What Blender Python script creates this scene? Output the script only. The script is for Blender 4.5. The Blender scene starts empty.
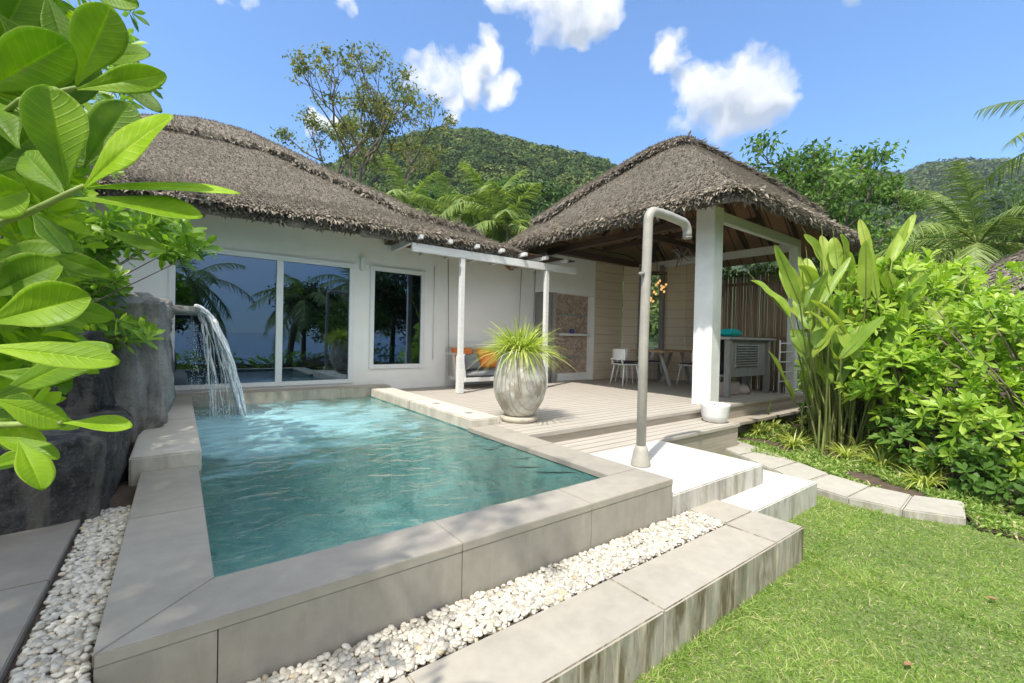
import bpy, bmesh, math, random
import numpy as np
from mathutils import Vector, Matrix, noise as mn
R = math.radians
rnd = random.Random(7)
rng = np.random.default_rng(7)
sc = bpy.context.scene
COL = sc.collection

# ------------------------------------------------------------------ camera
# world axes: x runs along the pool's front edge, y along its long side, z up; deck level z = 0
F = 442.05
YAW, PITCH, ROLL = R(37.052), R(0.617), R(1.282)
CAM = Vector((-2.711, -1.732, 0.95))
_f = Vector((math.sin(YAW) * math.cos(PITCH), math.cos(YAW) * math.cos(PITCH), -math.sin(PITCH)))
_r0 = Vector((math.cos(YAW), -math.sin(YAW), 0))
_u0 = _r0.cross(_f)
_r = _r0 * math.cos(ROLL) + _u0 * math.sin(ROLL)
_u = -_r0 * math.sin(ROLL) + _u0 * math.cos(ROLL)
cam_d = bpy.data.cameras.new('camera')
cam = bpy.data.objects.new('camera', cam_d)
COL.objects.link(cam)
cam.matrix_world = Matrix.Translation(CAM) @ Matrix((_r, _u, -_f)).transposed().to_4x4()
cam_d.sensor_width = 36
cam_d.lens = F / 1024 * 36
cam_d.clip_start = 0.05
cam_d.clip_end = 6000
sc.camera = cam

def ray(px, py):
    return _f + _r * ((px - 512) / F) - _u * ((py - 341.5) / F)
def PT(px, py, d):          # a point in the place, d metres ahead of the lens
    return CAM + ray(px, py) * d
def ZP(px, py, z):
    d = ray(px, py); return CAM + d * ((z - CAM.z) / d.z)

# ------------------------------------------------------------------ scene graph helpers
def tag(o, label=None, cat=None, group=None, kind=None):
    if label: o['label'] = label
    if cat: o['category'] = cat
    if group: o['group'] = group
    if kind: o['kind'] = kind
    return o
def thing(name, label, cat, loc=(0, 0, 0), rz=0, group=None):
    o = bpy.data.objects.new(name, None); COL.objects.link(o)
    o.empty_display_size = .1
    o.location = loc; o.rotation_euler = (0, 0, rz)
    return tag(o, label, cat, group)
def link(name, me, mat, parent=None, world=False):
    o = bpy.data.objects.new(name, me); COL.objects.link(o)
    if mat: me.materials.append(mat)
    if parent:
        o.parent = parent
        if world:      # verts given in world coordinates
            o.matrix_parent_inverse = (Matrix.Translation(parent.location) @ parent.rotation_euler.to_matrix().to_4x4()).inverted()
    return o
def copy_tree(o, parent=None):
    c = o.copy(); COL.objects.link(c)
    if parent: c.parent = parent
    for ch in list(o.children): copy_tree(ch, c)
    return c

class MB:
    def __init__(s): s.v = []; s.f = []; s.sm = []
    def add(s, v, f, smooth=False):
        b = len(s.v); s.v += [tuple(p) for p in v]; s.f += [tuple(b + i for i in q) for q in f]; s.sm += [smooth] * len(f)
    def box(s, a, b):
        x0, y0, z0 = a; x1, y1, z1 = b
        s.add([(x0,y0,z0),(x1,y0,z0),(x1,y1,z0),(x0,y1,z0),(x0,y0,z1),(x1,y0,z1),(x1,y1,z1),(x0,y1,z1)],
              [(0,3,2,1),(4,5,6,7),(0,1,5,4),(1,2,6,5),(2,3,7,6),(3,0,4,7)])
        return s
    def beam(s, p, q, w, h, up=(0, 0, 1)):
        p = Vector(p); q = Vector(q); d = (q - p).normalized(); up = Vector(up)
        if abs(d.dot(up)) > .98: up = Vector((1, 0, 0))
        a = d.cross(up).normalized(); b = a.cross(d).normalized()
        vs = []
        for c in (p, q):
            for i, j in ((-1,-1),(1,-1),(1,1),(-1,1)): vs.append(c + a * (w/2*i) + b * (h/2*j))
        s.add(vs, [(0,3,2,1),(4,5,6,7),(0,1,5,4),(1,2,6,5),(2,3,7,6),(3,0,4,7)])
        return s
    def tube(s, pts, rad, n=10, cap=True):
        pts = [Vector(p) for p in pts]
        if not hasattr(rad, '__len__'): rad = [rad] * len(pts)
        vs = []; a = None
        for i, p in enumerate(pts):
            d = (pts[min(i+1, len(pts)-1)] - pts[max(i-1, 0)]).normalized()
            if a is None: a = d.orthogonal().normalized()
            else: a = (a - d * a.dot(d)).normalized()
            b = d.cross(a)
            for k in range(n):
                t = 2*math.pi*k/n; vs.append(p + (a*math.cos(t) + b*math.sin(t)) * rad[i])
        fs = [(i*n+k, i*n+(k+1)%n, (i+1)*n+(k+1)%n, (i+1)*n+k) for i in range(len(pts)-1) for k in range(n)]
        if cap: fs += [tuple(range(n))[::-1], tuple((len(pts)-1)*n + k for k in range(n))]
        s.add(vs, fs, True)
        return s
    def lathe(s, prof, c=(0, 0, 0), n=32):
        vs = [(c[0]+r*math.cos(2*math.pi*k/n), c[1]+r*math.sin(2*math.pi*k/n), c[2]+z) for r, z in prof for k in range(n)]
        fs = [(i*n+k, i*n+(k+1)%n, (i+1)*n+(k+1)%n, (i+1)*n+k) for i in range(len(prof)-1) for k in range(n)]
        fs += [tuple(range(n))[::-1], tuple((len(prof)-1)*n + k for k in range(n))]
        s.add(vs, fs, True)
        return s
    def prism(s, poly, z0, z1):
        n = len(poly)
        vs = [(x, y, z0) for x, y in poly] + [(x, y, z1) for x, y in poly]
        s.add(vs, [tuple(range(n))[::-1], tuple(range(n, 2*n))] + [(i, (i+1)%n, n+(i+1)%n, n+i) for i in range(n)])
        return s
    def build(s, name, mat, parent=None, world=True, bevel=0, seg=2):
        me = bpy.data.meshes.new(name); me.from_pydata(s.v, [], s.f)
        for p, k in zip(me.polygons, s.sm): p.use_smooth = k
        if bevel:
            bm = bmesh.new(); bm.from_mesh(me)
            es = [e for e in bm.edges if len(e.link_faces) == 2 and e.calc_face_angle(0) > .6]
            bmesh.ops.bevel(bm, geom=es, offset=bevel, segments=seg, affect='EDGES', clamp_overlap=True)
            bm.to_mesh(me); bm.free()
        me.update()
        return link(name, me, mat, parent, world)

def bulk(name, V, Fc, mat, parent=None, var=None, smooth=False, world=True):
    """V (n,3); Fc (m,k) faces all of one size; var: a value per vertex"""
    me = bpy.data.meshes.new(name)
    V = np.asarray(V, np.float32); Fc = np.asarray(Fc, np.int32)
    k = Fc.shape[1]
    me.vertices.add(len(V)); me.vertices.foreach_set('co', V.ravel())
    me.loops.add(Fc.size); me.loops.foreach_set('vertex_index', Fc.ravel())
    me.polygons.add(len(Fc)); me.polygons.foreach_set('loop_start', np.arange(0, Fc.size, k, dtype=np.int32))
    me.polygons.foreach_set('loop_total', np.full(len(Fc), k, np.int32))
    if smooth: me.polygons.foreach_set('use_smooth', np.ones(len(Fc), bool))
    if var is not None:
        a = me.attributes.new('var', 'FLOAT', 'POINT'); a.data.foreach_set('value', np.asarray(var, np.float32))
    me.update(calc_edges=True); me.validate()
    return link(name, me, mat, parent, world)

def nrm(a): return a / np.maximum(np.linalg.norm(a, axis=-1, keepdims=True), 1e-9)
PROF = {
    'oval':  lambda t: np.sin(np.pi * np.clip(t, .02, .98)) ** .8,
    'obov':  lambda t: np.clip(.05 + .97 * np.sin(np.pi * np.clip(t, 0, .995) ** 1.75) ** .62 * np.clip(t*2.2, 0, 1)**.3, .04, 1),
    'blade': lambda t: np.clip(1.02 - t, .02, 1) ** .6,
    'paddle':lambda t: np.clip(.03 + np.sin(np.pi * np.clip(t, 0, 1) ** .85) ** .55, .03, 1),
    'strap': lambda t: np.clip(.5 + 1.2 * t, 0, 1) * np.clip(1.03 - t, .02, 1) ** .5,
}
def leaves(P, D, N, L, W, prof='oval', ns=3, droop=.15, fold=.15, var=None, side_wave=0.0):
    P = np.asarray(P, float); n = len(P)
    D = nrm(np.asarray(D, float)); N = np.asarray(N, float)
    N = nrm(N - D * (N * D).sum(1, keepdims=True)); S = np.cross(D, N)
    L = np.broadcast_to(np.asarray(L, float), (n,)); W = np.broadcast_to(np.asarray(W, float), (n,))
    droop = np.broadcast_to(np.asarray(droop, float), (n,))
    if ns == 1:      # small far leaf: one diamond
        m_ = P + D * (L * .5)[:, None] + N * (W * fold)[:, None]
        tip = P + D * L[:, None]; tip[:, 2] -= droop * L
        V = np.stack([P, m_ + S * (W / 2)[:, None], tip, m_ - S * (W / 2)[:, None]], 1).reshape(-1, 3)
        var = rng.random(n) if var is None else np.broadcast_to(var, (n,))
        return V, np.arange(n * 4).reshape(-1, 4), np.repeat(var, 4)
    t = np.linspace(0, 1, ns + 1); w = PROF[prof](t)
    C = P[:, None] + D[:, None] * (L[:, None] * t)[..., None]
    C[..., 2] -= droop[:, None] * L[:, None] * t ** 2
    off = S[:, None] * (W[:, None] * w / 2)[..., None]
    up = N[:, None] * (W[:, None] * w * fold)[..., None]
    if side_wave:
        ph = rng.uniform(0, 6.28, (n, 1)); wv = np.sin(t * 9 + ph) * side_wave
        up = up + N[:, None] * (W[:, None] * wv * w)[..., None]
    V = np.stack([C - off + up, C, C + off + up], 2).reshape(n, -1, 3)
    i = np.arange(ns)[:, None] * 3
    q = np.concatenate([i + np.array([[0, 1, 4, 3]]), i + np.array([[1, 2, 5, 4]])])
    Q = (np.arange(n)[:, None, None] * (3 * (ns + 1)) + q[None]).reshape(-1, 4)
    var = rng.random(n) if var is None else np.broadcast_to(var, (n,))
    return V.reshape(-1, 3), Q, np.repeat(var, 3 * (ns + 1))
def join(parts):
    V, Q, A = [], [], []; b = 0
    for v, q, a in parts: V.append(v); Q.append(q + b); A.append(a); b += len(v)
    return np.concatenate(V), np.concatenate(Q), np.concatenate(A)
def rdir(n, zb=0.0):
    d = rng.normal(size=(n, 3)); d[:, 2] += zb; return nrm(d)

# ------------------------------------------------------------------ materials
class NT:
    def __init__(s, name):
        s.m = bpy.data.materials.new(name); s.m.use_nodes = True
        s.t = s.m.node_tree; s.t.nodes.clear()
        s.out = s.n('ShaderNodeOutputMaterial')
    def n(s, typ, **kw):
        x = s.t.nodes.new(typ)
        for k, v in kw.items(): setattr(x, k, v)
        return x
    def l(s, a, b): s.t.links.new(a, b)
    def set(s, sock, v):
        if isinstance(v, bpy.types.NodeSocket): s.l(v, sock)
        else: sock.default_value = v
    def pos(s, scale=(1, 1, 1)):
        g = s.n('ShaderNodeNewGeometry'); mp = s.n('ShaderNodeMapping'); s.l(g.outputs['Position'], mp.inputs[0])
        mp.inputs['Scale'].default_value = scale; return mp.outputs[0]
    def noise(s, vec, sc_, det=4, rough=.55, dist=0):
        x = s.n('ShaderNodeTexNoise'); s.set(x.inputs['Vector'], vec); x.inputs['Scale'].default_value = sc_
        x.inputs['Detail'].default_value = det; x.inputs['Roughness'].default_value = rough; x.inputs['Distortion'].default_value = dist
        return x.outputs['Fac']
    def ramp(s, fac, stops):
        r = s.n('ShaderNodeValToRGB'); s.set(r.inputs[0], fac); e = r.color_ramp.elements
        while len(e) < len(stops): e.new(.5)
        for el, (p, c) in zip(e, stops): el.position = p; el.color = (*c, 1) if len(c) == 3 else c
        return r.outputs[0]
    def mix(s, fac, a, b, mode='MIX'):
        x = s.n('ShaderNodeMix', data_type='RGBA', blend_type=mode)
        s.set(x.inputs[0], fac)
        for i, v in ((6, a), (7, b)): s.set(x.inputs[i], v if isinstance(v, bpy.types.NodeSocket) else (*v, 1))
        return x.outputs[2]
    def math(s, op, a, b=0.0, c=0.0):
        x = s.n('ShaderNodeMath', operation=op)
        for i, v in enumerate((a, b, c)): s.set(x.inputs[i], v)
        return x.outputs[0]
    def bump(s, h, strength=.3, dist=.01, normal=None):
        b = s.n('ShaderNodeBump'); b.inputs['Strength'].default_value = strength; b.inputs['Distance'].default_value = dist
        s.l(h, b.inputs['Height'])
        if normal: s.l(normal, b.inputs['Normal'])
        return b.outputs[0]
    def bsdf(s, color, rough=.8, normal=None, **kw):
        p = s.n('ShaderNodeBsdfPrincipled'); s.set(p.inputs['Base Color'], color if isinstance(color, bpy.types.NodeSocket) else (*color, 1))
        s.set(p.inputs['Roughness'], rough)
        if normal: s.l(normal, p.inputs['Normal'])
        for k, v in kw.items(): s.set(p.inputs[k.replace('_', ' ')], v)
        return p.outputs[0]
    def done(s, sh): s.l(sh, s.out.inputs[0]); return s.m
    def attr(s, name='var'):
        a = s.n('ShaderNodeAttribute'); a.attribute_name = name; return a.outputs['Fac']

def mat_plain(name, c, rough=.7, var=.15, scale=6, bump=.15, **kw):
    t = NT(name); p = t.pos(); n = t.noise(p, scale, 6, .6)
    lo = tuple(x * (1 - var) for x in c); hi = tuple(min(1, x * (1 + var)) for x in c)
    col = t.ramp(n, [(.3, lo), (.7, hi)])
    n2 = t.noise(p, scale * 14, 4)
    return t.done(t.bsdf(col, rough, t.bump(n2, bump, .004), **kw))
def mat_leaf(name, stops, rough=.45, trans=.35, spec=.35):
    t = NT(name); a = t.attr(); p = t.pos(); n = t.noise(p, 9, 3)
    f = t.math('ADD', a, t.math('MULTIPLY', t.math('SUBTRACT', n, .5), .5))
    col = t.ramp(f, stops)
    b = t.bsdf(col, rough, Specular_IOR_Level=spec)
    tr = t.n('ShaderNodeBsdfTranslucent'); tc = t.mix(1, col, (1.5, 1.6, .7), 'MULTIPLY'); t.l(tc, tr.inputs[0])
    mx = t.n('ShaderNodeMixShader'); mx.inputs[0].default_value = trans; t.l(b, mx.inputs[1]); t.l(tr.outputs[0], mx.inputs[2])
    return t.done(mx.outputs[0])

def mat_stone(name, base=(.30, .285, .255), var=.2, rough=.75, streak=0.0, spec=.4, wet=0.0):
    t = NT(name); p = t.pos()
    n1 = t.noise(p, 1.3, 6, .6, .4); n2 = t.noise(p, 11, 6, .65); n3 = t.noise(p, 120, 3)
    c = t.ramp(n1, [(.25, tuple(x*(1-var) for x in base)), (.55, base), (.8, tuple(min(1, x*(1+var*.7)) for x in base))])
    c = t.mix(.35, c, t.ramp(n2, [(.3, tuple(x*.72 for x in base)), (.7, tuple(x*1.2 for x in base))]))
    if streak:
        s1 = t.noise(t.pos((4, 4, .9)), 2.0, 6, .65, .5)
        s2 = t.noise(t.pos((7, 7, .8)), 2.4, 6, .65, .5)
        g = t.n('ShaderNodeNewGeometry'); sx = t.n('ShaderNodeSeparateXYZ'); t.l(g.outputs['True Normal'], sx.inputs[0])
        side = t.math('SUBTRACT', 1.0, t.math('ABSOLUTE', sx.outputs[2]))
        m1 = t.math('MULTIPLY', t.ramp(s1, [(.44, (0,0,0)), (.62, (1,1,1))]), t.math('MULTIPLY', side, streak))
        m2 = t.math('MULTIPLY', t.ramp(s2, [(.5, (0,0,0)), (.66, (1,1,1))]), t.math('MULTIPLY', side, streak*.8))
        c = t.mix(m1, c, (.13, .105, .06)); c = t.mix(m2, c, (.60, .55, .44))
        m3 = t.math('MULTIPLY', t.ramp(t.noise(t.pos((3, 3, 1)), 2.0, 5), [(.55, (0,0,0)), (.7, (1,1,1))]), t.math('MULTIPLY', side, streak*.45))
        c = t.mix(m3, c, (.12, .15, .07))
    h = t.math('ADD', t.math('MULTIPLY', n2, .6), t.math('MULTIPLY', n3, .4))
    rr = t.math('ADD', t.math('MULTIPLY', n1, .3), rough - .18)
    return t.done(t.bsdf(c, rr, t.bump(h, .25, .004), Specular_IOR_Level=spec))

def mat_wood(name, dark, light, axis='x', board=0.0, baxis='y', rough=.75, gap=.004, spec=.3):
    t = NT(name)
    sc3 = {'x': (.6, 14, 14), 'y': (14, .6, 14), 'z': (14, 14, .6)}[axis]
    grain = t.noise(t.pos(sc3), 3, 6, .65, .3); big = t.noise(t.pos(), 1.1, 4)
    c = t.ramp(grain, [(.3, dark), (.7, light)])
    c = t.mix(t.math('MULTIPLY', big, .5), c, tuple(x*.8 for x in light))
    nrmh = grain
    if board:
        g = t.n('ShaderNodeNewGeometry'); sx = t.n('ShaderNodeSeparateXYZ'); t.l(g.outputs['Position'], sx.inputs[0])
        y = t.math('DIVIDE', sx.outputs['xyz'.index(baxis)], board)
        fl = t.math('FLOOR', y); fr = t.math('FRACT', y)
        wn = t.n('ShaderNodeTexWhiteNoise', noise_dimensions='1D'); t.l(fl, wn.inputs['W'])
        c = t.mix(t.math('MULTIPLY', wn.outputs['Value'], .55), c, tuple((a*.55+b*.45) for a, b in zip(dark, light)))
        e = t.math('LESS_THAN', t.math('MINIMUM', fr, t.math('SUBTRACT', 1.0, fr)), gap / board)
        c = t.mix(t.math('MULTIPLY', e, .8), c, tuple(x*.22 for x in dark))
        nrmh = t.math('SUBTRACT', t.math('MULTIPLY', grain, .4), e)
    return t.done(t.bsdf(c, rough, t.bump(nrmh, .5, .004), Specular_IOR_Level=spec))

M = {}
M['coping'] = mat_stone('coping_stone', (.35, .32, .27), .28, .6, 0, .5)
M['poolwall'] = mat_stone('pool_wall_stone', (.33, .305, .26), .2, .65, .12, .5)
M['curb'] = mat_stone('curb_stone', (.38, .35, .295), .26, .7, .98)
M['white_slab'] = mat_stone('white_slab_stone', (.54, .525, .485), .16, .8, .55)
M['raised'] = mat_stone('raised_coping_stone', (.60, .56, .48), .16, .6, .3)
M['ledge'] = mat_stone('ledge_stone', (.47, .425, .345), .15, .7, .3)
M['paving'] = mat_stone('paving_stone', (.25, .23, .20), .25, .7)
M['path'] = mat_stone('path_block_stone', (.42, .40, .35), .25, .8, .5)
M['wall'] = mat_plain('white_plaster', (.82, .81, .78), .85, .05, 1.5, .3)
M['wallw'] = mat_wood('white_painted_wood', (.58, .585, .57), (.76, .76, .74), 'x', 0)
M['pillar'] = mat_plain('pillar_paint', (.74, .75, .72), .75, .08, 4, .3)
M['white'] = mat_plain('white_enamel', (.72, .73, .72), .45, .07, 8, .1)
M['deck'] = mat_wood('weathered_decking', (.30, .27, .23), (.53, .49, .43), 'x', .125, 'y', .8, .006)
M['deckside'] = mat_wood('weathered_fascia', (.27, .235, .19), (.46, .41, .345), 'x', 0)
M['woodwall'] = mat_wood('pale_wall_boards', (.56, .45, .32), (.80, .69, .53), 'x', .21, 'z', .7, .003)
M['greywood'] = mat_wood('grey_wood', (.17, .165, .155), (.34, .33, .31), 'z', 0)
M['greywoodh'] = mat_wood('grey_wood_top', (.22, .215, .205), (.42, .41, .39), 'x', 0)
M['darkwood'] = mat_wood('dark_rafters', (.035, .022, .014), (.11, .07, .045), 'y', 0)
M['ceiling'] = mat_wood('reed_ceiling', (.20, .12, .07), (.40, .25, .15), 'x', .28, 'y', .85, .012)
M['bamboo'] = mat_wood('bamboo_cane', (.16, .09, .055), (.36, .24, .16), 'z', 0, rough=.55)
M['frame'] = mat_plain('window_frame_paint', (.74, .75, .75), .4, .04, 5, .05)
M['concrete_pole'] = mat_plain('shower_metal', (.36, .34, .295), .5, .12, 9, .12)
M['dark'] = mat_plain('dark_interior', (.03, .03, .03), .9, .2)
M['orange'] = mat_plain('orange_fabric', (.75, .20, .05), .9, .1, 30, .4)
M['greyfab'] = mat_plain('grey_fabric', (.20, .21, .22), .95, .1, 30, .4)
M['teal'] = mat_plain('teal_fabric', (.0, .33, .33), .9, .15, 40, .5)
M['tabletop'] = mat_wood('table_wood', (.25, .16, .09), (.42, .29, .18), 'x', 0)
M['bulb'] = None
M['bark'] = mat_plain('bark', (.14, .11, .085), .9, .35, 12, .9)
M['palmbark'] = mat_plain('palm_bark', (.22, .19, .15), .9, .3, 12, .9)
M['soil'] = mat_plain('soil', (.09, .065, .045), 1, .4, 20, .9)
M['pink'] = mat_plain('pale_stone_seat', (.42, .34, .30), .8, .1)
M['blue'] = mat_plain('blue_ceramic', (.05, .07, .28), .3, .1)

t = NT('thatch'); a = t.attr(); p = t.pos()
n = t.noise(p, 2.0, 5, .6); n2 = t.noise(p, 38, 4, .7)
c = t.ramp(a, [(0, (.12, .105, .085)), (.45, (.27, .24, .195)), (.8, (.42, .37, .30)), (1, (.66, .58, .47))])
c = t.mix(.5, c, t.ramp(n2, [(.32, (.10, .088, .072)), (.6, (.37, .33, .27))]))
c = t.mix(t.ramp(n, [(.5, (0,0,0)), (.75, (.4,.4,.4))]), c, (.16, .15, .14))
b = t.bsdf(c, .95, t.bump(n2, .9, .02), Specular_IOR_Level=.12); tr = t.n('ShaderNodeBsdfTranslucent'); t.l(c, tr.inputs[0])
mx = t.n('ShaderNodeMixShader'); mx.inputs[0].default_value = .22; t.l(b, mx.inputs[1]); t.l(tr.outputs[0], mx.inputs[2]); M['thatch'] = t.done(mx.outputs[0])

t = NT('pebble'); a = t.attr(); p = t.pos(); n = t.noise(p, 30, 4)
c = t.ramp(a, [(0, (.26, .24, .20)), (.25, (.42, .39, .33)), (.6, (.56, .53, .45)), (.9, (.66, .63, .55)), (1, (.48, .37, .22))])
c = t.mix(t.math('MULTIPLY', n, .35), c, (.45, .42, .36))
M['pebble'] = t.done(t.bsdf(c, .55, t.bump(n, .2, .004)))

t = NT('glossy_lime_leaf'); a = t.attr(); p = t.pos(); n = t.noise(p, 14, 4, .6); n2 = t.noise(p, 90, 3)
lu = t.math('ABSOLUTE', t.attr('lu')); lt = t.attr('lt')
vein = t.math('SINE', t.math('MULTIPLY', t.math('SUBTRACT', lt, t.math('MULTIPLY', lu, .16)), 75.0))
vm_ = t.ramp(vein, [(.62, (0,0,0)), (1, (1,1,1))])
f = t.math('ADD', a, t.math('MULTIPLY', t.math('SUBTRACT', n, .5), .75)); f = t.math('ADD', f, t.math('MULTIPLY', vm_, .07))
col = t.ramp(f, [(0, (.06, .15, .012)), (.45, (.17, .31, .012)), (.85, (.33, .48, .02)), (1, (.46, .58, .10))])
col = t.mix(t.ramp(n2, [(.66, (0,0,0)), (.74, (.6,.6,.6))]), col, (.30, .30, .08))
edge = t.ramp(lu, [(.93, (0,0,0)), (1, (.5,.5,.5))]); col = t.mix(edge, col, (.38, .42, .12))
nb = t.bump(t.math('ADD', t.math('MULTIPLY', vm_, .6), n), .35, .003)
b = t.bsdf(col, t.math('ADD', t.math('MULTIPLY', n, .3), .32), nb, Specular_IOR_Level=.3)
tr = t.n('ShaderNodeBsdfTranslucent'); t.l(t.mix(1, col, (1.7, 1.7, .6), 'MULTIPLY'), tr.inputs[0])
mx = t.n('ShaderNodeMixShader'); mx.inputs[0].default_value = .5; t.l(b, mx.inputs[1]); t.l(tr.outputs[0], mx.inputs[2]); M['leaf_near'] = t.done(mx.outputs[0])
M['leaf_shrub'] = mat_leaf('shrub_leaf', [(0, (.045, .12, .015)), (.45, (.16, .30, .03)), (.8, (.27, .42, .045)), (1, (.42, .54, .09))], .38, .42, .45)
M['leaf_helic'] = mat_leaf('heliconia_leaf', [(0, (.09, .19, .03)), (.5, (.24, .37, .05)), (.85, (.42, .50, .09)), (1, (.62, .50, .10))], .42, .4)
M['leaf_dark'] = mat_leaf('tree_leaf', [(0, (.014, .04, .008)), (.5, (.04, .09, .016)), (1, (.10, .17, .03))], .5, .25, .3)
M['leaf_mid'] = mat_leaf('broad_tree_leaf', [(0, (.04, .10, .014)), (.5, (.10, .20, .03)), (1, (.21, .32, .05))], .5, .3, .3)
M['leaf_olive'] = mat_leaf('sparse_tree_leaf', [(0, (.07, .11, .025)), (.55, (.17, .20, .05)), (1, (.33, .27, .06))], .55, .35, .2)
M['leaf_palm'] = mat_leaf('palm_leaf', [(0, (.07, .12, .025)), (.5, (.17, .25, .06)), (1, (.34, .40, .12))], .42, .3, .4)
M['leaf_var'] = mat_leaf('variegated_blade', [(0, (.17, .26, .05)), (.4, (.38, .46, .09)), (.8, (.62, .64, .22)), (1, (.76, .74, .42))], .5, .4, .3)
M['leaf_red'] = mat_leaf('red_leaf', [(0, (.08, .02, .02)), (.6, (.22, .06, .05)), (1, (.36, .17, .10))], .45, .3, .3)
M['grass'] = mat_leaf('grass_blade', [(0, (.10, .19, .035)), (.4, (.22, .34, .07)), (.8, (.34, .46, .12)), (.95, (.50, .55, .24)), (1, (.60, .52, .30))], .6, .35, .2)
M['forest'] = mat_leaf('forest_canopy', [(0, (.018, .042, .010)), (.5, (.052, .095, .02)), (1, (.15, .18, .045))], .7, .2, .15)
M['cane'] = mat_leaf('green_cane', [(0, (.16, .12, .05)), (.5, (.16, .20, .06)), (1, (.28, .32, .10))], .5, .1, .3)
t = NT('lawn_soil'); p = t.pos(); n = t.noise(p, 5, 6); n2 = t.noise(p, 60, 4)
c = t.mix(.5, t.ramp(n, [(.3, (.10, .15, .04)), (.7, (.19, .25, .08))]), t.ramp(n2, [(.3, (.08, .08, .035)), (.7, (.2, .26, .08))]))
M['lawn'] = t.done(t.bsdf(c, .95, t.bump(n2, .8, .02)))
t = NT('hill_ground'); p = t.pos(); n = t.noise(p, .05, 6); c = t.ramp(n, [(.3, (.015, .035, .01)), (.7, (.04, .07, .018))])
M['hill'] = t.done(t.bsdf(c, 1.0))
t = NT('rock'); p = t.pos(); n = t.noise(p, 2.2, 8, .65, .5); n2 = t.noise(p, 14, 8, .7); n3 = t.noise(t.pos((5, 5, .8)), 1.6, 5, .6)
c = t.ramp(n, [(.36, (.012, .012, .013)), (.52, (.045, .045, .045)), (.68, (.17, .165, .16))])
c = t.mix(.4, c, t.ramp(n2, [(.42, (.010, .010, .011)), (.62, (.20, .195, .185))]))
n4 = t.noise(p, 48, 6, .75); c = t.mix(t.ramp(n4, [(.54, (0,0,0)), (.66, (.7,.7,.7))]), c, (.24, .235, .22))
c = t.mix(t.ramp(n3, [(.52, (0,0,0)), (.62, (.7,.7,.7))]), c, (.24, .215, .18))
M['rock'] = t.done(t.bsdf(c, .55, t.bump(t.math('ADD', t.math('ADD', n2, n), t.math('MULTIPLY', n4, .6)), 1.0, .07), Specular_IOR_Level=.5))
t = NT('weathered_rock_column'); p = t.pos(); n = t.noise(p, 3, 8, .65, .6); n2 = t.noise(p, 20, 8, .7); n3 = t.noise(t.pos((6, 6, .7)), 1.8, 5, .6)
c = t.ramp(n, [(.3, (.11, .105, .10)), (.5, (.21, .195, .18)), (.72, (.34, .31, .28))])
c = t.mix(t.ramp(n3, [(.46, (0,0,0)), (.6, (.8,.8,.8))]), c, (.42, .40, .38))
c = t.mix(.3, c, t.ramp(n2, [(.35, (.06, .055, .05)), (.7, (.32, .30, .27))]))
M['rockcol'] = t.done(t.bsdf(c, .5, t.bump(t.math('ADD', n2, n), .7, .025), Specular_IOR_Level=.5))
t = NT('pot_glaze'); p = t.pos(); n = t.noise(p, 5, 8, .65, .4); n2 = t.noise(t.pos((3, 3, 2)), 2.5, 6)
c = t.ramp(n, [(.32, (.24, .22, .185)), (.5, (.46, .44, .385)), (.7, (.66, .64, .58))])
c = t.mix(t.ramp(n2, [(.52, (0,0,0)), (.62, (.7,.7,.7))]), c, (.22, .17, .11))
w = t.n('ShaderNodeTexWave', wave_type='RINGS', rings_direction='SPHERICAL'); t.l(t.pos((2.2, 2.2, 1.6)), w.inputs[0]); w.inputs['Scale'].default_value = 2.6; w.inputs['Distortion'].default_value = 5
c = t.mix(t.ramp(w.outputs['Fac'], [(.1, (.45,.45,.45)), (.25, (0,0,0))]), c, (.24, .22, .19))
M['pot'] = t.done(t.bsdf(c, .6, t.bump(n, .4, .01)))
# pool tiles: mottled green stone in small squares
t = NT('green_pool_tile'); p = t.pos(); b = t.n('ShaderNodeTexVoronoi', distance='CHEBYCHEV', feature='F1'); t.l(p, b.inputs['Vector']); b.inputs['Scale'].default_value = 10; b.inputs['Randomness'].default_value = 0
n = t.noise(p, 1.6, 5, .6, 1.0); sx = t.n('ShaderNodeSeparateXYZ'); t.l(b.outputs['Color'], sx.inputs[0])
c = t.ramp(sx.outputs[0], [(0, (.20, .38, .31)), (.5, (.34, .54, .44)), (1, (.52, .68, .57))])
c = t.mix(.65, c, t.ramp(n, [(.40, (.10, .32, .35)), (.50, (.28, .54, .52)), (.62, (.60, .80, .70))]))
M['tile'] = t.done(t.bsdf(c, .5))
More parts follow.
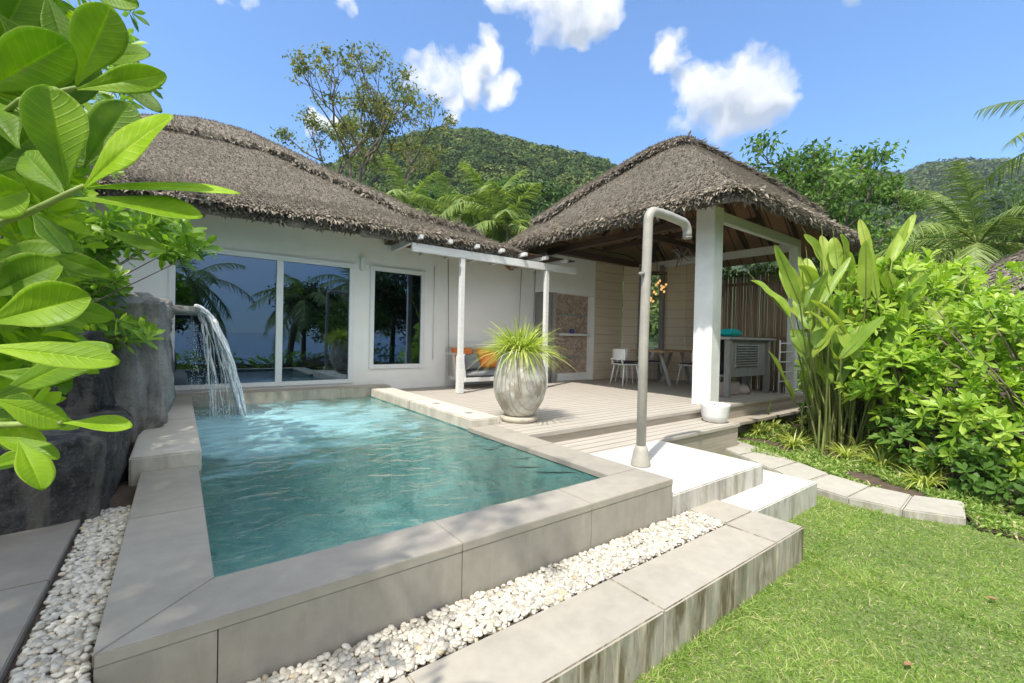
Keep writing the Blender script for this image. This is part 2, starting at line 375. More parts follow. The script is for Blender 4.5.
# water: a sheet that reflects, refracts and lets the sun through
def water_mat(name, tint, foam_sky_at=None):
    t = NT(name); p = t.pos()
    n = t.noise(t.pos((1, 1.5, 1)), 2.8, 3, .5, 1.0); n2 = t.noise(p, 11, 3, .5, .6)
    h = t.math('ADD', n, t.math('MULTIPLY', n2, .35)); nb = t.bump(h, .42, .10)
    gl = t.n('ShaderNodeBsdfGlossy'); gl.inputs['Roughness'].default_value = .03; t.l(nb, gl.inputs['Normal']); gl.inputs[0].default_value = (1, 1, 1, 1)
    rf = t.n('ShaderNodeBsdfRefraction'); rf.inputs['Roughness'].default_value = 0; rf.inputs['IOR'].default_value = 1.33; rf.inputs[0].default_value = (*tint, 1); t.l(nb, rf.inputs['Normal'])
    tr = t.n('ShaderNodeBsdfTransparent'); tr.inputs[0].default_value = (*tint, 1)
    m1 = t.n('ShaderNodeMixShader'); m1.inputs[0].default_value = .5; t.l(rf.outputs[0], m1.inputs[1]); t.l(tr.outputs[0], m1.inputs[2])
    fr = t.n('ShaderNodeFresnel'); fr.inputs['IOR'].default_value = 1.33; t.l(nb, fr.inputs['Normal'])
    m2 = t.n('ShaderNodeMixShader'); t.l(fr.outputs[0], m2.inputs[0]); t.l(m1.outputs[0], m2.inputs[1]); t.l(gl.outputs[0], m2.inputs[2])
    sh = m2.outputs[0]
    if foam_sky_at:      # pale cyan round the splash: aerated water plus reflected sky painted as colour
        g = t.n('ShaderNodeNewGeometry'); vm = t.n('ShaderNodeVectorMath', operation='DISTANCE'); t.l(g.outputs['Position'], vm.inputs[0]); vm.inputs[1].default_value = foam_sky_at
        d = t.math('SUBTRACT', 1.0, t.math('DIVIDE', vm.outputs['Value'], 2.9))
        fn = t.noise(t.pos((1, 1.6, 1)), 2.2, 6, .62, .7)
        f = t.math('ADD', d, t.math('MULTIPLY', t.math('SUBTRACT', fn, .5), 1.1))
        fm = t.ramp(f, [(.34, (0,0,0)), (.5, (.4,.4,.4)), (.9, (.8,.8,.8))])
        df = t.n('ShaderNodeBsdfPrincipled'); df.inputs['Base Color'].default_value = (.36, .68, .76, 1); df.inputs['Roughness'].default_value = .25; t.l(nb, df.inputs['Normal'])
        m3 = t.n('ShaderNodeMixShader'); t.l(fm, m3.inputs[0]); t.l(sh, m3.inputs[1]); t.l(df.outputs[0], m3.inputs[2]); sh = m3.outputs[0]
    return t.done(sh)
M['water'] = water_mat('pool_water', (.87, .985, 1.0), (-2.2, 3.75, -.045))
t = NT('falling_water'); p = t.pos((1, 1, .35)); n = t.noise(p, 30, 4)
gl = t.n('ShaderNodeBsdfPrincipled'); gl.inputs['Base Color'].default_value = (.90, .93, .95, 1); gl.inputs['Roughness'].default_value = .12
tr = t.n('ShaderNodeBsdfTransparent'); mx = t.n('ShaderNodeMixShader'); t.l(t.ramp(n, [(.35, (.25,.25,.25)), (.62, (.9,.9,.9))]), mx.inputs[0]); t.l(tr.outputs[0], mx.inputs[1]); t.l(gl.outputs[0], mx.inputs[2])
t.l(t.bump(n, .5, .01), gl.inputs['Normal'])
M['fall'] = t.done(mx.outputs[0])
t = NT('sea'); n = t.noise(t.pos(), .3, 5)
M['sea'] = t.done(t.bsdf((.02, .10, .20), .18, t.bump(n, .3, .5)))
t = NT('tinted_glass')
gl = t.n('ShaderNodeBsdfGlossy'); gl.inputs[0].default_value = (.20, .28, .38, 1); gl.inputs['Roughness'].default_value = .004
tr = t.n('ShaderNodeBsdfTransparent'); tr.inputs[0].default_value = (.22, .24, .26, 1)
mx = t.n('ShaderNodeMixShader'); mx.inputs[0].default_value = .42; t.l(tr.outputs[0], mx.inputs[1]); t.l(gl.outputs[0], mx.inputs[2])
M['glass'] = t.done(mx.outputs[0])
t = NT('warm_bulb'); b = t.n('ShaderNodeBsdfPrincipled'); b.inputs['Base Color'].default_value = (.9, .6, .25, 1); b.inputs['Emission Color'].default_value = (1, .55, .2, 1); b.inputs['Emission Strength'].default_value = .5
M['bulb'] = t.done(b.outputs[0])

# ------------------------------------------------------------------ world, sun
SUN_AZ, SUN_EL = R(24), R(58)      # the sun stands behind the camera's left shoulder
sun_dir = Vector((-math.cos(SUN_AZ)*math.cos(SUN_EL), -math.sin(SUN_AZ)*math.cos(SUN_EL), math.sin(SUN_EL)))
sd = bpy.data.lights.new('sun', 'SUN'); so = bpy.data.objects.new('sun', sd); COL.objects.link(so)
so.rotation_euler = (-sun_dir).to_track_quat('-Z', 'Y').to_euler(); so.location = (-8, -6, 14)
sd.energy = 3.5; sd.angle = R(1.0); sd.color = (1, .94, .84)
w = bpy.data.worlds.new('World'); sc.world = w; w.use_nodes = True
t = NT.__new__(NT); t.t = w.node_tree; t.t.nodes.clear(); t.out = t.n('ShaderNodeOutputWorld')
sky = t.n('ShaderNodeTexSky', sky_type='NISHITA'); sky.sun_disc = False; sky.sun_elevation = SUN_EL
sky.sun_rotation = math.atan2(sun_dir.x, sun_dir.y); sky.altitude = 0; sky.air_density = 1.0; sky.dust_density = .1; sky.ozone_density = 2.5
tc = t.n('ShaderNodeTexCoord'); dirv = tc.outputs['Generated']
puffs = [(735,84,38),(692,102,30),(765,100,32),(725,112,36),(750,98,36),(668,61,20),(705,90,30),
         (570,6,42),(606,8,30),(540,0,34),(577,38,17),(500,-12,25),
         (432,74,26),(470,74,24),(508,86,19),(452,100,16),(455,120,13),(486,58,18),(350,6,17),(312,128,12),
         (330,128,10),(225,-20,25),(880,-60,45),(1010,-80,40),(280,-60,40)]
def vnoise(scale, amp, det):
    x = t.n('ShaderNodeTexNoise'); t.l(dirv, x.inputs['Vector']); x.inputs['Scale'].default_value = scale; x.inputs['Detail'].default_value = det
    a = t.n('ShaderNodeVectorMath', operation='SUBTRACT'); t.l(x.outputs['Color'], a.inputs[0]); a.inputs[1].default_value = (.5, .5, .5)
    b = t.n('ShaderNodeVectorMath', operation='SCALE'); t.l(a.outputs[0], b.inputs[0]); b.inputs['Scale'].default_value = amp
    return b.outputs[0]
a1 = t.n('ShaderNodeVectorMath', operation='ADD'); t.l(dirv, a1.inputs[0]); t.l(vnoise(9, .13, 3), a1.inputs[1])
a2 = t.n('ShaderNodeVectorMath', operation='ADD'); t.l(a1.outputs[0], a2.inputs[0]); t.l(vnoise(32, .035, 5), a2.inputs[1]); wdir = a2.outputs[0]
def field(vec):
    acc = None
    for px, py, r in puffs:
        d = ray(px, py).normalized()
        vm = t.n('ShaderNodeVectorMath', operation='DISTANCE'); t.l(vec, vm.inputs[0]); vm.inputs[1].default_value = d
        k = 1 / (F * (1 + ((px-512)**2 + (py-341)**2) / F**2)) * 1.2
        x = t.math('SUBTRACT', 1.0, t.math('DIVIDE', vm.outputs['Value'], r * k))
        acc = x if acc is None else t.math('SMOOTH_MAX', acc, x, .35)
    return acc
acc = field(wdir)
upv = t.n('ShaderNodeVectorMath', operation='ADD'); t.l(wdir, upv.inputs[0]); upv.inputs[1].default_value = (-.012, 0, .038)
acc2 = field(upv.outputs[0])
wn = t.noise(wdir, 11, 10, .6, .2)
fld = t.math('ADD', acc, t.math('MULTIPLY', t.math('SUBTRACT', wn, .5), 1.5))
msk = t.ramp(fld, [(-.0, (0,0,0)), (.16, (.35,.35,.35)), (.45, (.88,.88,.88)), (.8, (.98,.98,.98))])
fac = t.math('MULTIPLY', msk, t.math('GREATER_THAN', acc, -1.2))
dens = t.math('ADD', acc2, t.math('MULTIPLY', t.math('SUBTRACT', wn, .5), 1.1))
sh_ = t.ramp(dens, [(0, (4.3, 4.3, 4.25)), (.3, (3.9, 3.95, 4.0)), (.75, (2.0, 2.25, 2.6))])
skyc = t.mix(1, sky.outputs[0], (.47, .78, 1.02), 'MULTIPLY')
# unseen bright cumulus overhead and behind the viewer, added as soft white fill
dt = t.n('ShaderNodeVectorMath', operation='DOT_PRODUCT'); t.l(dirv, dt.inputs[0]); dt.inputs[1].default_value = (-_f*.55 + Vector((0, 0, .85))).normalized()
bn = t.noise(dirv, 2.6, 6, .6)
bm_ = t.math('MULTIPLY', t.ramp(dt.outputs['Value'], [(.42, (0,0,0)), (.62, (1,1,1))]), t.ramp(bn, [(.40, (0,0,0)), (.52, (1,1,1))]))
cl = t.mix(bm_, t.mix(fac, skyc, sh_), (7.8, 7.6, 7.3))
bg = t.n('ShaderNodeBackground'); t.l(cl, bg.inputs[0]); bg.inputs[1].default_value = .15
t.l(bg.outputs[0], t.out.inputs[0])
sc.view_settings.view_transform = 'Standard'; sc.view_settings.look = 'None'; sc.view_settings.exposure = .90; sc.view_settings.gamma = 1
sc.view_settings.use_curve_mapping = False
sc.cycles.use_denoising = True
sc.cycles.max_bounces = 10; sc.cycles.transparent_max_bounces = 24; sc.cycles.transmission_bounces = 8
sc.cycles.diffuse_bounces = 4; sc.cycles.glossy_bounces = 4
sc.cycles.caustics_refractive = True; sc.cycles.caustics_reflective = False
sc.cycles.sample_clamp_indirect = 6

# ------------------------------------------------------------------ terrain, lawn, sea, hills
def smooth(a, b, x):
    t_ = np.clip((x - a) / (b - a), 0, 1); return t_ * t_ * (3 - 2 * t_)
HILLS = [  # (distance, [(px, py ridge)])
    (150, [(-200, 260), (100, 235), (260, 195), (330, 172), (385, 150), (440, 138), (480, 140), (520, 150), (560, 158), (600, 167), (660, 195), (740, 250), (820, 300), (900, 330)]),
    (420, [(500, 330), (600, 250), (700, 205), (760, 190), (830, 186), (860, 186), (880, 190), (905, 191), (935, 180), (980, 178), (1040, 182), (1150, 205), (1400, 260)]),
]
def ridge_tab(dist, pts):
    az, el = [], []
    for px, py in pts:
        d = ray(px, py); az.append(math.atan2(d.x, d.y)); el.append(d.z / math.hypot(d.x, d.y) * dist + CAM.z)
    return np.array(az), np.array(el)
TABS = [(d, *ridge_tab(d, p)) for d, p in HILLS]
def ground_z(x, y):
    dx = x - CAM.x; dy = y - CAM.y; r = np.hypot(dx, dy); az = np.arctan2(dx, dy)
    z = np.full_like(r, -.50)
    for dist, A, H in TABS:
        h = np.interp(az, A, H, left=0, right=0) - 5.0
        h = np.maximum(h, 0)
        up = smooth(dist * .18, dist, r) ; dn = 1 - smooth(dist * 1.05, dist * 2.6, r) * .8
        z = np.maximum(z, -.5 + h * up * dn)
    z -= 11 * smooth(9, 30, -y) * smooth(-3, 8, -y)       # the slope falls to the sea behind the viewer
    return z
def terrain():
    rr = np.concatenate([np.linspace(.5, 30, 40), np.geomspace(31, 2500, 90)])
    aa = np.linspace(-math.pi, math.pi, 241)[:-1]
    Rg, Ag = np.meshgrid(rr, aa, indexing='ij')
    X = CAM.x + Rg * np.sin(Ag); Y = CAM.y + Rg * np.cos(Ag); Z = ground_z(X, Y)
    V = np.stack([X, Y, Z], -1).reshape(-1, 3); V = np.vstack([V, [[CAM.x, CAM.y, -.5]]])
    nr, na = len(rr), len(aa)
    i = np.arange(nr - 1)[:, None]; j = np.arange(na)[None]; j2 = (j + 1) % na
    Q = np.stack([i*na+j, (i+1)*na+j, (i+1)*na+j2, i*na+j2], -1).reshape(-1, 4)
    c = len(V) - 1
    Q = np.vstack([Q, [[c, k, (k+1) % na, c] for k in range(0)]]) if False else Q
    return bulk('ground', V, Q, M['hill'], smooth=True)
# the ground must not cut the sunken pool: leave out everything under the built area
g = terrain()
bm = bmesh.new(); bm.from_mesh(g.data)
kill = [f for f in bm.faces if -3.6 < f.calc_center_median().x < 2.2 and -.9 < f.calc_center_median().y < 6.2]
bmesh.ops.delete(bm, geom=kill, context='FACES'); bm.to_mesh(g.data); bm.free()
tag(g, kind='structure')
sea = MB(); sea.add([(-3000,-3000,-9),(3000,-3000,-9),(3000,60,-9),(-3000,60,-9)], [(0,1,2,3)])
tag(sea.build('sea', M['sea']), kind='structure')

# lawn
lw = MB()
lawn_poly = [(-9,-9),(9,-9),(9,-1.6),(2.6,-1.5),(2.35,-1.1),(2.1,-.35),(2.65,.6),(3.0,1.5),(1.2,1.5),(1.2,.5),(.45,-.2),(.45,-.5),(-9,-.5)]
lw.add([(x, y, -.488) for x, y in lawn_poly], [tuple(range(len(lawn_poly)))])
tag(lw.build('lawn', M['lawn']), kind='structure')
def in_poly(x, y, poly):
    ins = np.zeros(len(x), bool); n_ = len(poly)
    for i in range(n_):
        x0, y0 = poly[i]; x1, y1 = poly[(i+1) % n_]
        c_ = ((y0 > y) != (y1 > y)) & (x < (x1-x0)*(y-y0)/((y1-y0) or 1e-9) + x0); ins ^= c_
    return ins
def grass():
    N0 = 300000
    u = rng.random(N0); rr = .9 + 6.2 * u ** 1.0
    az = YAW + rng.uniform(R(-8), R(56), N0)
    x = CAM.x + rr*np.sin(az); y = CAM.y + rr*np.cos(az)
    blk = ((x < .615) & (y > -.6)) | ((x < 1.87) & (x > .6) & (y > -.262)) 
    k = in_poly(x, y, lawn_poly) & ~blk & (y > -3)
    x, y, rr = x[k], y[k], rr[k]
    n_ = len(x)
    patch = np.array([mn.noise(Vector((a*1.6, b*1.6, 0))) for a, b in zip(x, y)])
    P = np.stack([x, y, np.full(n_, -.49)], 1)
    tall = rng.random(n_) < np.clip(.02 + .16*np.maximum(patch, 0), 0, .2)
    D = rdir(n_); D[:, 2] = np.abs(D[:, 2]) * .8 + .3
    L = rng.uniform(.018, .050, n_) * (1 + .35*patch); W_ = rng.uniform(.0022, .004, n_) * (1 + .12 * rr)
    edge = (np.abs(x - .62) < .06) | (np.abs(y + .6) < .05)
    L = np.where(edge, L * 1.7, L); L = np.where(tall, L * 1.9, L)
    var = np.clip(.42 + .35*patch + rng.normal(0, .2, n_), 0, .95); var[rng.random(n_) < .09] = 1
    N = rdir(n_)
    v, q, a = leaves(P, D, N, L, W_, 'blade', 2, .35, .1, var)
    o = bulk('grass', v, q, M['grass'], var=a)
    tag(o, 'mown light green lawn grass right of the pool', 'grass', kind='stuff')
grass()
# dry leaves on the lawn
dl = []
for px, py in ((905, 665), (1000, 600)):
    p = ZP(px, py, -.455); dl.append(p)
for p in dl:
    v, q, a = leaves([p], [rdir(1)[0] * [1, 1, .1]], [(0, 0, 1)], .06, .025, 'oval', 4, -.1, .25, .5)
    o = bulk('fallen_leaf', v, q, mat_plain('dry_leaf', (.28, .16, .08), .9) if 'dry' not in M else M['dry'], var=a)
    M['dry'] = o.data.materials[0]
    tag(o, 'small brown dry leaf lying on the lawn', 'dry leaf', 'dry leaves on the lawn')

# ------------------------------------------------------------------ pool
pool = thing('swimming_pool', 'small rectangular plunge pool with grey stone rim and green tiles', 'pool', (-1.45, 2.6, 0))
IX0, IX1, IY0, IY1 = -2.59, -.31, .293, 5.28       # inner edge
m = MB(); m.box((-2.58-.3, .012, -1.55), (-.012, IY1+.3, -1.35)); m.build('pool_floor', M['tile'], pool)
m = MB()
m.box((IX0-.1, IY0-.1, -1.348), (IX0, IY1+.1, -.045)); m.box((IX1, IY0-.1, -1.348), (IX1+.1, IY1+.1, -.045))
m.box((IX0+.001, IY0-.1, -1.348), (IX1-.001, IY0, -.045)); m.box((IX0+.001, IY1, -1.348), (IX1-.001, IY1+.1, -.045))
m.build('pool_lining', M['tile'], pool)
m = MB(); m.box((IX0+.001, 4.2, -1.349), (IX1-.001, IY1-.001, -.55)); m.build('pool_bench', M['tile'], pool)
# outer walls clad in slabs with open joints
cuts = [-4.2+1.28, -2.55, -1.62, -.72, 0]
xs = [-2.898, -2.595, -1.66, -.80, 0]
for a, b in zip(xs, xs[1:]):
    MB().box((a+.0015, 0, -.52), (b-.0015, .17, -.041)).build('wall_slab', M['poolwall'], pool, bevel=.0015)
MB().box((-.17, .172, -.52), (0, 1.5, -.041)).build('wall_slab', M['poolwall'], pool, bevel=.0015)
MB().box((-2.898, .172, -.52), (-2.73, 5.3, -.041)).build('wall_slab', M['poolwall'], pool, bevel=.0015)
# copings
def slabs(poly_list, z0, z1, name, mat, par, bevel=.003):
    for pl in poly_list: MB().prism(pl, z0, z1).build(name, mat, par, bevel=bevel)
g_ = .0008
ox, iy = -2.9, IY0
slabs([
    [(ox, 0), (IX0-.0, iy), (IX0-.0, 1.15-g_), (ox, 1.15-g_)],
    [(ox, 1.15+g_), (IX0, 1.15+g_), (IX0, 2.05), (ox, 2.05)],
    [(ox+.003, -.002), (-1.66-g_, -.002), (-1.66-g_, iy), (IX0+.002, iy)],
    [(-1.66+g_, -.002), (-.80-g_, -.002), (-.80-g_, iy), (-1.66+g_, iy)],
    [(-.80+g_, -.002), (.003, -.002), (.003, iy), (-.80+g_, iy)],
    [(IX1, iy+.002), (.003, iy+.002), (.003, 1.2-g_), (IX1, 1.2-g_)],
    [(IX1, 1.2+g_), (.003, 1.2+g_), (.003, 2.17), (IX1, 2.17)],
], -.04, 0, 'coping_slab', M['coping'], pool)
slabs([[(-.25, 2.175), (.10, 2.175), (.10, 3.75-g_), (-.25, 3.75-g_)], [(-.25, 3.75+g_), (.10, 3.75+g_), (.10, 5.26), (-.25, 5.26)]], -.2, .075, 'raised_coping', M['raised'], pool, .012)
for yy in (2.55, 3.35):   # skimmer lids
    MB().lathe([(.045, .075), (.045, .079), (.03, .080)], (-.07, yy, 0), 20).build('drain_cap', M['greywood'], pool)
slabs([[(-2.96, 2.055), (-2.57, 2.055), (-2.57, 3.5), (-2.9, 3.5), (-2.96, 2.9)], [(-2.9, 3.503), (-2.57, 3.503), (-2.57, 5.26), (-2.9, 5.26)]], -.2, .10, 'raised_coping', M['raised'], pool, .012)
MB().box((-3.2, 5.263, -.3), (.10, 5.60, .10)).build('back_ledge', M['ledge'], pool, bevel=.012)
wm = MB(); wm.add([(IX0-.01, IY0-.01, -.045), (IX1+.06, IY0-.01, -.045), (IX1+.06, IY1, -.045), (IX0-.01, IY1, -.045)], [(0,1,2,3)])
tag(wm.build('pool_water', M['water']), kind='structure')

# curb
curb = thing('stone_curb', 'low L-shaped stone curb edging the white pebbles beside the lawn', 'curb', (-1, -.45, -.5))
xs = [-4.6, -3.2, -2.05, -.96, .195]
for a, b in zip(xs, xs[1:]):
    MB().box((a+.001, -.592, -.56), (b-.001, -.27, -.26)).build('curb_slab', M['curb'], curb, bevel=.008)
MB().box((.197, -.592, -.56), (.60, -.272, -.26)).build('curb_slab', M['curb'], curb, bevel=.008)
MB().box((.225, -.27, -.56), (.60, .30, -.26)).build('curb_slab', M['curb'], curb, bevel=.008)

# white steps
st = thing('white_stone_step', 'upper white stone slab carrying the outdoor shower', 'step', (.8, .5, -.3), group=None)
MB().box((.004, .003, -.30), (1.385, 1.065, -.115)).build('slab', M['white_slab'], st, bevel=.008)
st = thing('white_stone_step', 'lower white stone slab stepping down onto the lawn', 'step', (1.4, .3, -.5))
MB().box((.602, -.255, -.56), (1.85, .78, -.285)).build('slab', M['white_slab'], st, bevel=.008)

# pebbles
def pebbles(name, label, x0, x1, y0, y1, z, n_, s=1.0):
    ico = bmesh.new(); bmesh.ops.create_icosphere(ico, subdivisions=2, radius=1)
    V0 = np.array([v.co for v in ico.verts]); F0 = np.array([[v.index for v in f.verts] for f in ico.faces]); ico.free()
    pts = []
    x = rng.uniform(x0, x1, n_); y = rng.uniform(y0, y1, n_); layer = rng.random(n_)
    S = rng.uniform(.007, .0155, n_) * s
    Vs = V0[None] * np.stack([S*rng.uniform(.9, 1.5, n_), S, S*rng.uniform(.45, .8, n_)], 1)[:, None]
    a = rng.uniform(0, 6.28, n_); ca, sa = np.cos(a)[:, None], np.sin(a)[:, None]
    b = rng.normal(0, .3, n_); cb, sb = np.cos(b)[:, None], np.sin(b)[:, None]
    X, Y, Z = Vs[..., 0], Vs[..., 1], Vs[..., 2]
    X, Z = X*cb - Z*sb, X*sb + Z*cb
    X, Y = X*ca - Y*sa, X*sa + Y*ca
    V = np.stack([X + x[:, None], Y + y[:, None], Z + (z + layer*.022)[:, None]], -1)
    Fs = (F0[None] + (np.arange(n_)*len(V0))[:, None, None]).reshape(-1, 3)
    o = bulk(name, V.reshape(-1, 3), Fs, M['pebble'], var=np.repeat(rng.random(n_), len(V0)), smooth=True)
    tag(o, label, 'pebbles', kind='stuff')
bed = MB(); bed.box((-4.6, -.268, -.5), (.223, -.002, -.275)); bed.box((-3.105, -.5, -.3), (-2.9015, 2.2, -.085))
tag(bed.build('pebble_bed', M['soil']), kind='structure')
pebbles('pebbles', 'white rounded pebbles filling the trench below the pool wall', -3.1, .205, -.258, -.014, -.274, 7600)
pebbles('pebbles', 'grey white pebbles in the narrow strip left of the pool', -3.085, -2.915, -.45, 1.6, -.087, 3000)
# left terrace
m = MB()
for i, (a, b) in enumerate([(-.9, .75), (.753, 2.2)]):
    m.box((-4.3, a, -.5), (-3.108, b, -.055)); m.box((-5.6, a, -.5), (-4.303, b, -.055))
tag(m.build('terrace_paving', M['paving'], bevel=.004), kind='structure')
MB().box((-3.106, -.9, -.5), (-2.905, -.502, -.055)).build('terrace_edge', M['paving']); tag(bpy.data.objects['terrace_edge'], kind='structure')

# ------------------------------------------------------------------ deck
deck = thing('timber_deck', 'weathered pale timber deck with two broad steps beside the pool', 'deck', (3, 3, -.4))
MB().box((.0055, 1.58, -.045), (7.6, 2.17, 0)).build('deck_boards', M['deck'], deck, bevel=.004)
MB().box((.1025, 2.172, -.045), (7.6, 5.6, 0)).build('deck_boards', M['deck'], deck)
MB().box((.0055, 1.60, -.17), (7.6, 1.63, -.047)).build('fascia', M['deckside'], deck)
MB().box((.0055, 1.075, -.165), (3.2, 1.60, -.125)).build('step_boards', M['deck'], deck, bevel=.004)
MB().box((.0055, 1.095, -.5), (3.18, 1.125, -.167)).build('fascia', M['deckside'], deck)
MB().box((3.15, 1.127, -.5), (3.18, 1.60, -.167)).build('fascia', M['deckside'], deck)
MB().box((3.2, 1.60, -.5), (7.6, 1.63, -.172)).build('fascia', M['deckside'], deck)
MB().box((3.21, 1.36, -.26), (7.6, 1.60, -.22)).build('step_boards', M['deckside'], deck)

# ------------------------------------------------------------------ path edging blocks
cl_ = [(3.40, 1.45), (3.0, 1.0), (2.62, .35), (2.44, -.1), (2.40, -.55), (2.62, -1.1)]
L_ = [(3.02, 1.36), (2.72, .85), (2.42, .35), (2.16, -.02), (2.08, -.42), (2.14, -.78), (2.34, -1.13)]
R_ = [(3.52, 1.28), (3.28, .80), (3.0, .32), (2.78, -.06), (2.66, -.44), (2.68, -.74), (2.86, -1.05)]
for i in range(6):
    a, b, c_, d_ = Vector(L_[i]), Vector(L_[i+1]), Vector(R_[i+1]), Vector(R_[i])
    e = (b - a).normalized() * .0025
    pl = [tuple(a+e), tuple(b-e), tuple(c_-e), tuple(d_+e)]
    zt = -.415 + rnd.uniform(-.004, .004)
    o = MB().prism(pl[::-1], -.56, zt).build('edging_block', M['path'], bevel=.012)
    pos_ = ['at the foot of the deck steps', 'second from the deck steps', 'third from the deck steps, behind the lower white step', 'in the bend before the lawn corner', 'next to last towards the right shrub', 'at the lawn end beside the right shrub'][i]
    tag(o, 'flat pale stone edging block ' + pos_, 'stone block', 'edging blocks between lawn and planting')
o = MB().prism([(2.25, -1.75), (2.42, -1.32), (2.62, -1.36), (2.55, -1.8)], -.56, -.455).build('edging_block', M['path'], bevel=.012)
tag(o, 'low sunken stone block in grass at the right edge', 'stone block', 'edging blocks between lawn and planting')
# planting bed
bedp = [(3.02, 1.36), (3.2, 1.6), (9, 1.6), (9, -3.2), (2.4, -3.2), (2.3, -1.2), (2.9, -1.0), (2.7, -.4), (3.0, .3)]
o = MB(); o.add([(x, y, -.472) for x, y in bedp[::-1]], [tuple(range(len(bedp)))])
tag(o.build('planting_soil', M['soil']), kind='structure')

# ------------------------------------------------------------------ thatched roofs
def roof_height(kind, x, y):
    if kind == 'villa':
        d1 = y - 4.80 + .10*np.sin((x+1.2)*.9); d2 = 2.62 - x; d3 = x + 6.9; d4 = 15 - y
        k = .35
        ds = np.stack([d1, d2, d3, d4]); t_ = -k * np.log(np.exp(-ds / k).sum(0))
        t_ = t_ + .14
        z = np.interp(t_, [-.2, 0, .41, 1.26, 1.92, 2.59, 3.37, 4.01, 4.4, 5.0, 6], [2.48, 2.62, 2.84, 3.17, 3.62, 4.04, 4.60, 5.03, 5.18, 5.23, 5.24]) - .09
    else:
        d1 = y - .93; d2 = x - 2.72; d3 = 7.25 - x; d4 = 6.0 - y
        k = .16
        ds = np.stack([d1, d2, d3, d4]); t_ = -k * np.log(np.exp(-ds / k).sum(0))
        t_ = t_ + .05
        z = np.interp(t_, [-.2, 0, 1.0, 2.0, 2.2], [2.72, 2.86, 3.80, 4.62, 4.72])
    srt = np.sort(ds, axis=0)
    return z, t_, srt[1] - srt[0], ds
def roof(kind, parent, x0, x1, y0, y1, nx, ny, thick):
    X, Y = np.meshgrid(np.linspace(x0, x1, nx), np.linspace(y0, y1, ny))
    Z, T, gap, ds = roof_height(kind, X, Y)
    nz = np.array([mn.noise(Vector((a*1.3, b*1.3, 3))) + .5*mn.noise(Vector((a*4, b*4, 9))) for a, b in zip(X.ravel(), Y.ravel())]).reshape(X.shape)
    Z = Z + .010 * nz - .012
    # push the outside vertices onto the eave so that its outline is clean
    ok = T > -.04
    idx = np.arange(nx*ny).reshape(ny, nx)
    cell = ok[:-1, :-1] & ok[1:, :-1] & ok[:-1, 1:] & ok[1:, 1:]
    q = np.stack([idx[:-1, :-1], idx[:-1, 1:], idx[1:, 1:], idx[1:, :-1]], -1)[cell]
    V = np.stack([X, Y, Z], -1).reshape(-1, 3)
    Vb = V.copy(); Vb[:, 2] -= thick
    nV = len(V)
    # rim faces
    from collections import Counter
    ed = {}
    for f in q:
        for a, b in ((f[0], f[1]), (f[1], f[2]), (f[2], f[3]), (f[3], f[0])):
            if (b, a) in ed: del ed[(b, a)]
            else: ed[(a, b)] = 1
    rim = np.array([[b, a, a + nV, b + nV] for a, b in ed])
    Q = np.vstack([q, rim])
    o = bulk('thatch', np.vstack([V, Vb]), Q, M['thatch'], parent, var=np.full(2*nV, .34), smooth=False)
    und = bulk('ceiling', Vb - [0, 0, .004], q[:, ::-1], M['ceiling'], parent)
    # shaggy flakes over the surface, thicker and paler at the eave
    return o, list(ed)
def grad(kind, x, y):
    e = .02
    zx = (roof_height(kind, x+e, y)[0] - roof_height(kind, x-e, y)[0]) / (2*e)
    zy = (roof_height(kind, x, y+e)[0] - roof_height(kind, x, y-e)[0]) / (2*e)
    return zx, zy
def flakes(kind, parent, x0, x1, y0, y1, n_, size, capband):
    x = rng.uniform(x0, x1, n_); y = rng.uniform(y0, y1, n_)
    z, T, gap, ds = roof_height(kind, x, y); k = T > -.05
    x, y, z, T, gap = x[k], y[k], z[k], T[k], gap[k]; n_ = len(x)
    zx, zy = grad(kind, x, y); s = np.hypot(zx, zy) + 1e-6
    D = np.stack([-zx, -zy, -s*s], 1) / (s[:, None] * np.sqrt(1+s*s)[:, None])
    N = nrm(np.stack([-zx, -zy, np.ones_like(zx)], 1))
    D = nrm(D + rng.normal(0, .28, D.shape) + N * rng.uniform(.02, .22, (n_, 1)))
    edge = np.exp(-np.maximum(T, 0) / .26)
    L = size * rng.uniform(.6, 1.5, n_) * (1 + 1.2*edge); W_ = size * rng.uniform(.18, .4, n_) * (1 + 1.4*edge)
    var = np.clip(rng.normal(.40, .14, n_) + .50*edge - .10*np.clip(T-.8, 0, 1), 0, 1)
    P = np.stack([x, y, z + .001], 1)
    return leaves(P, D, N, L, W_, 'oval', 2, .05, .2, var)
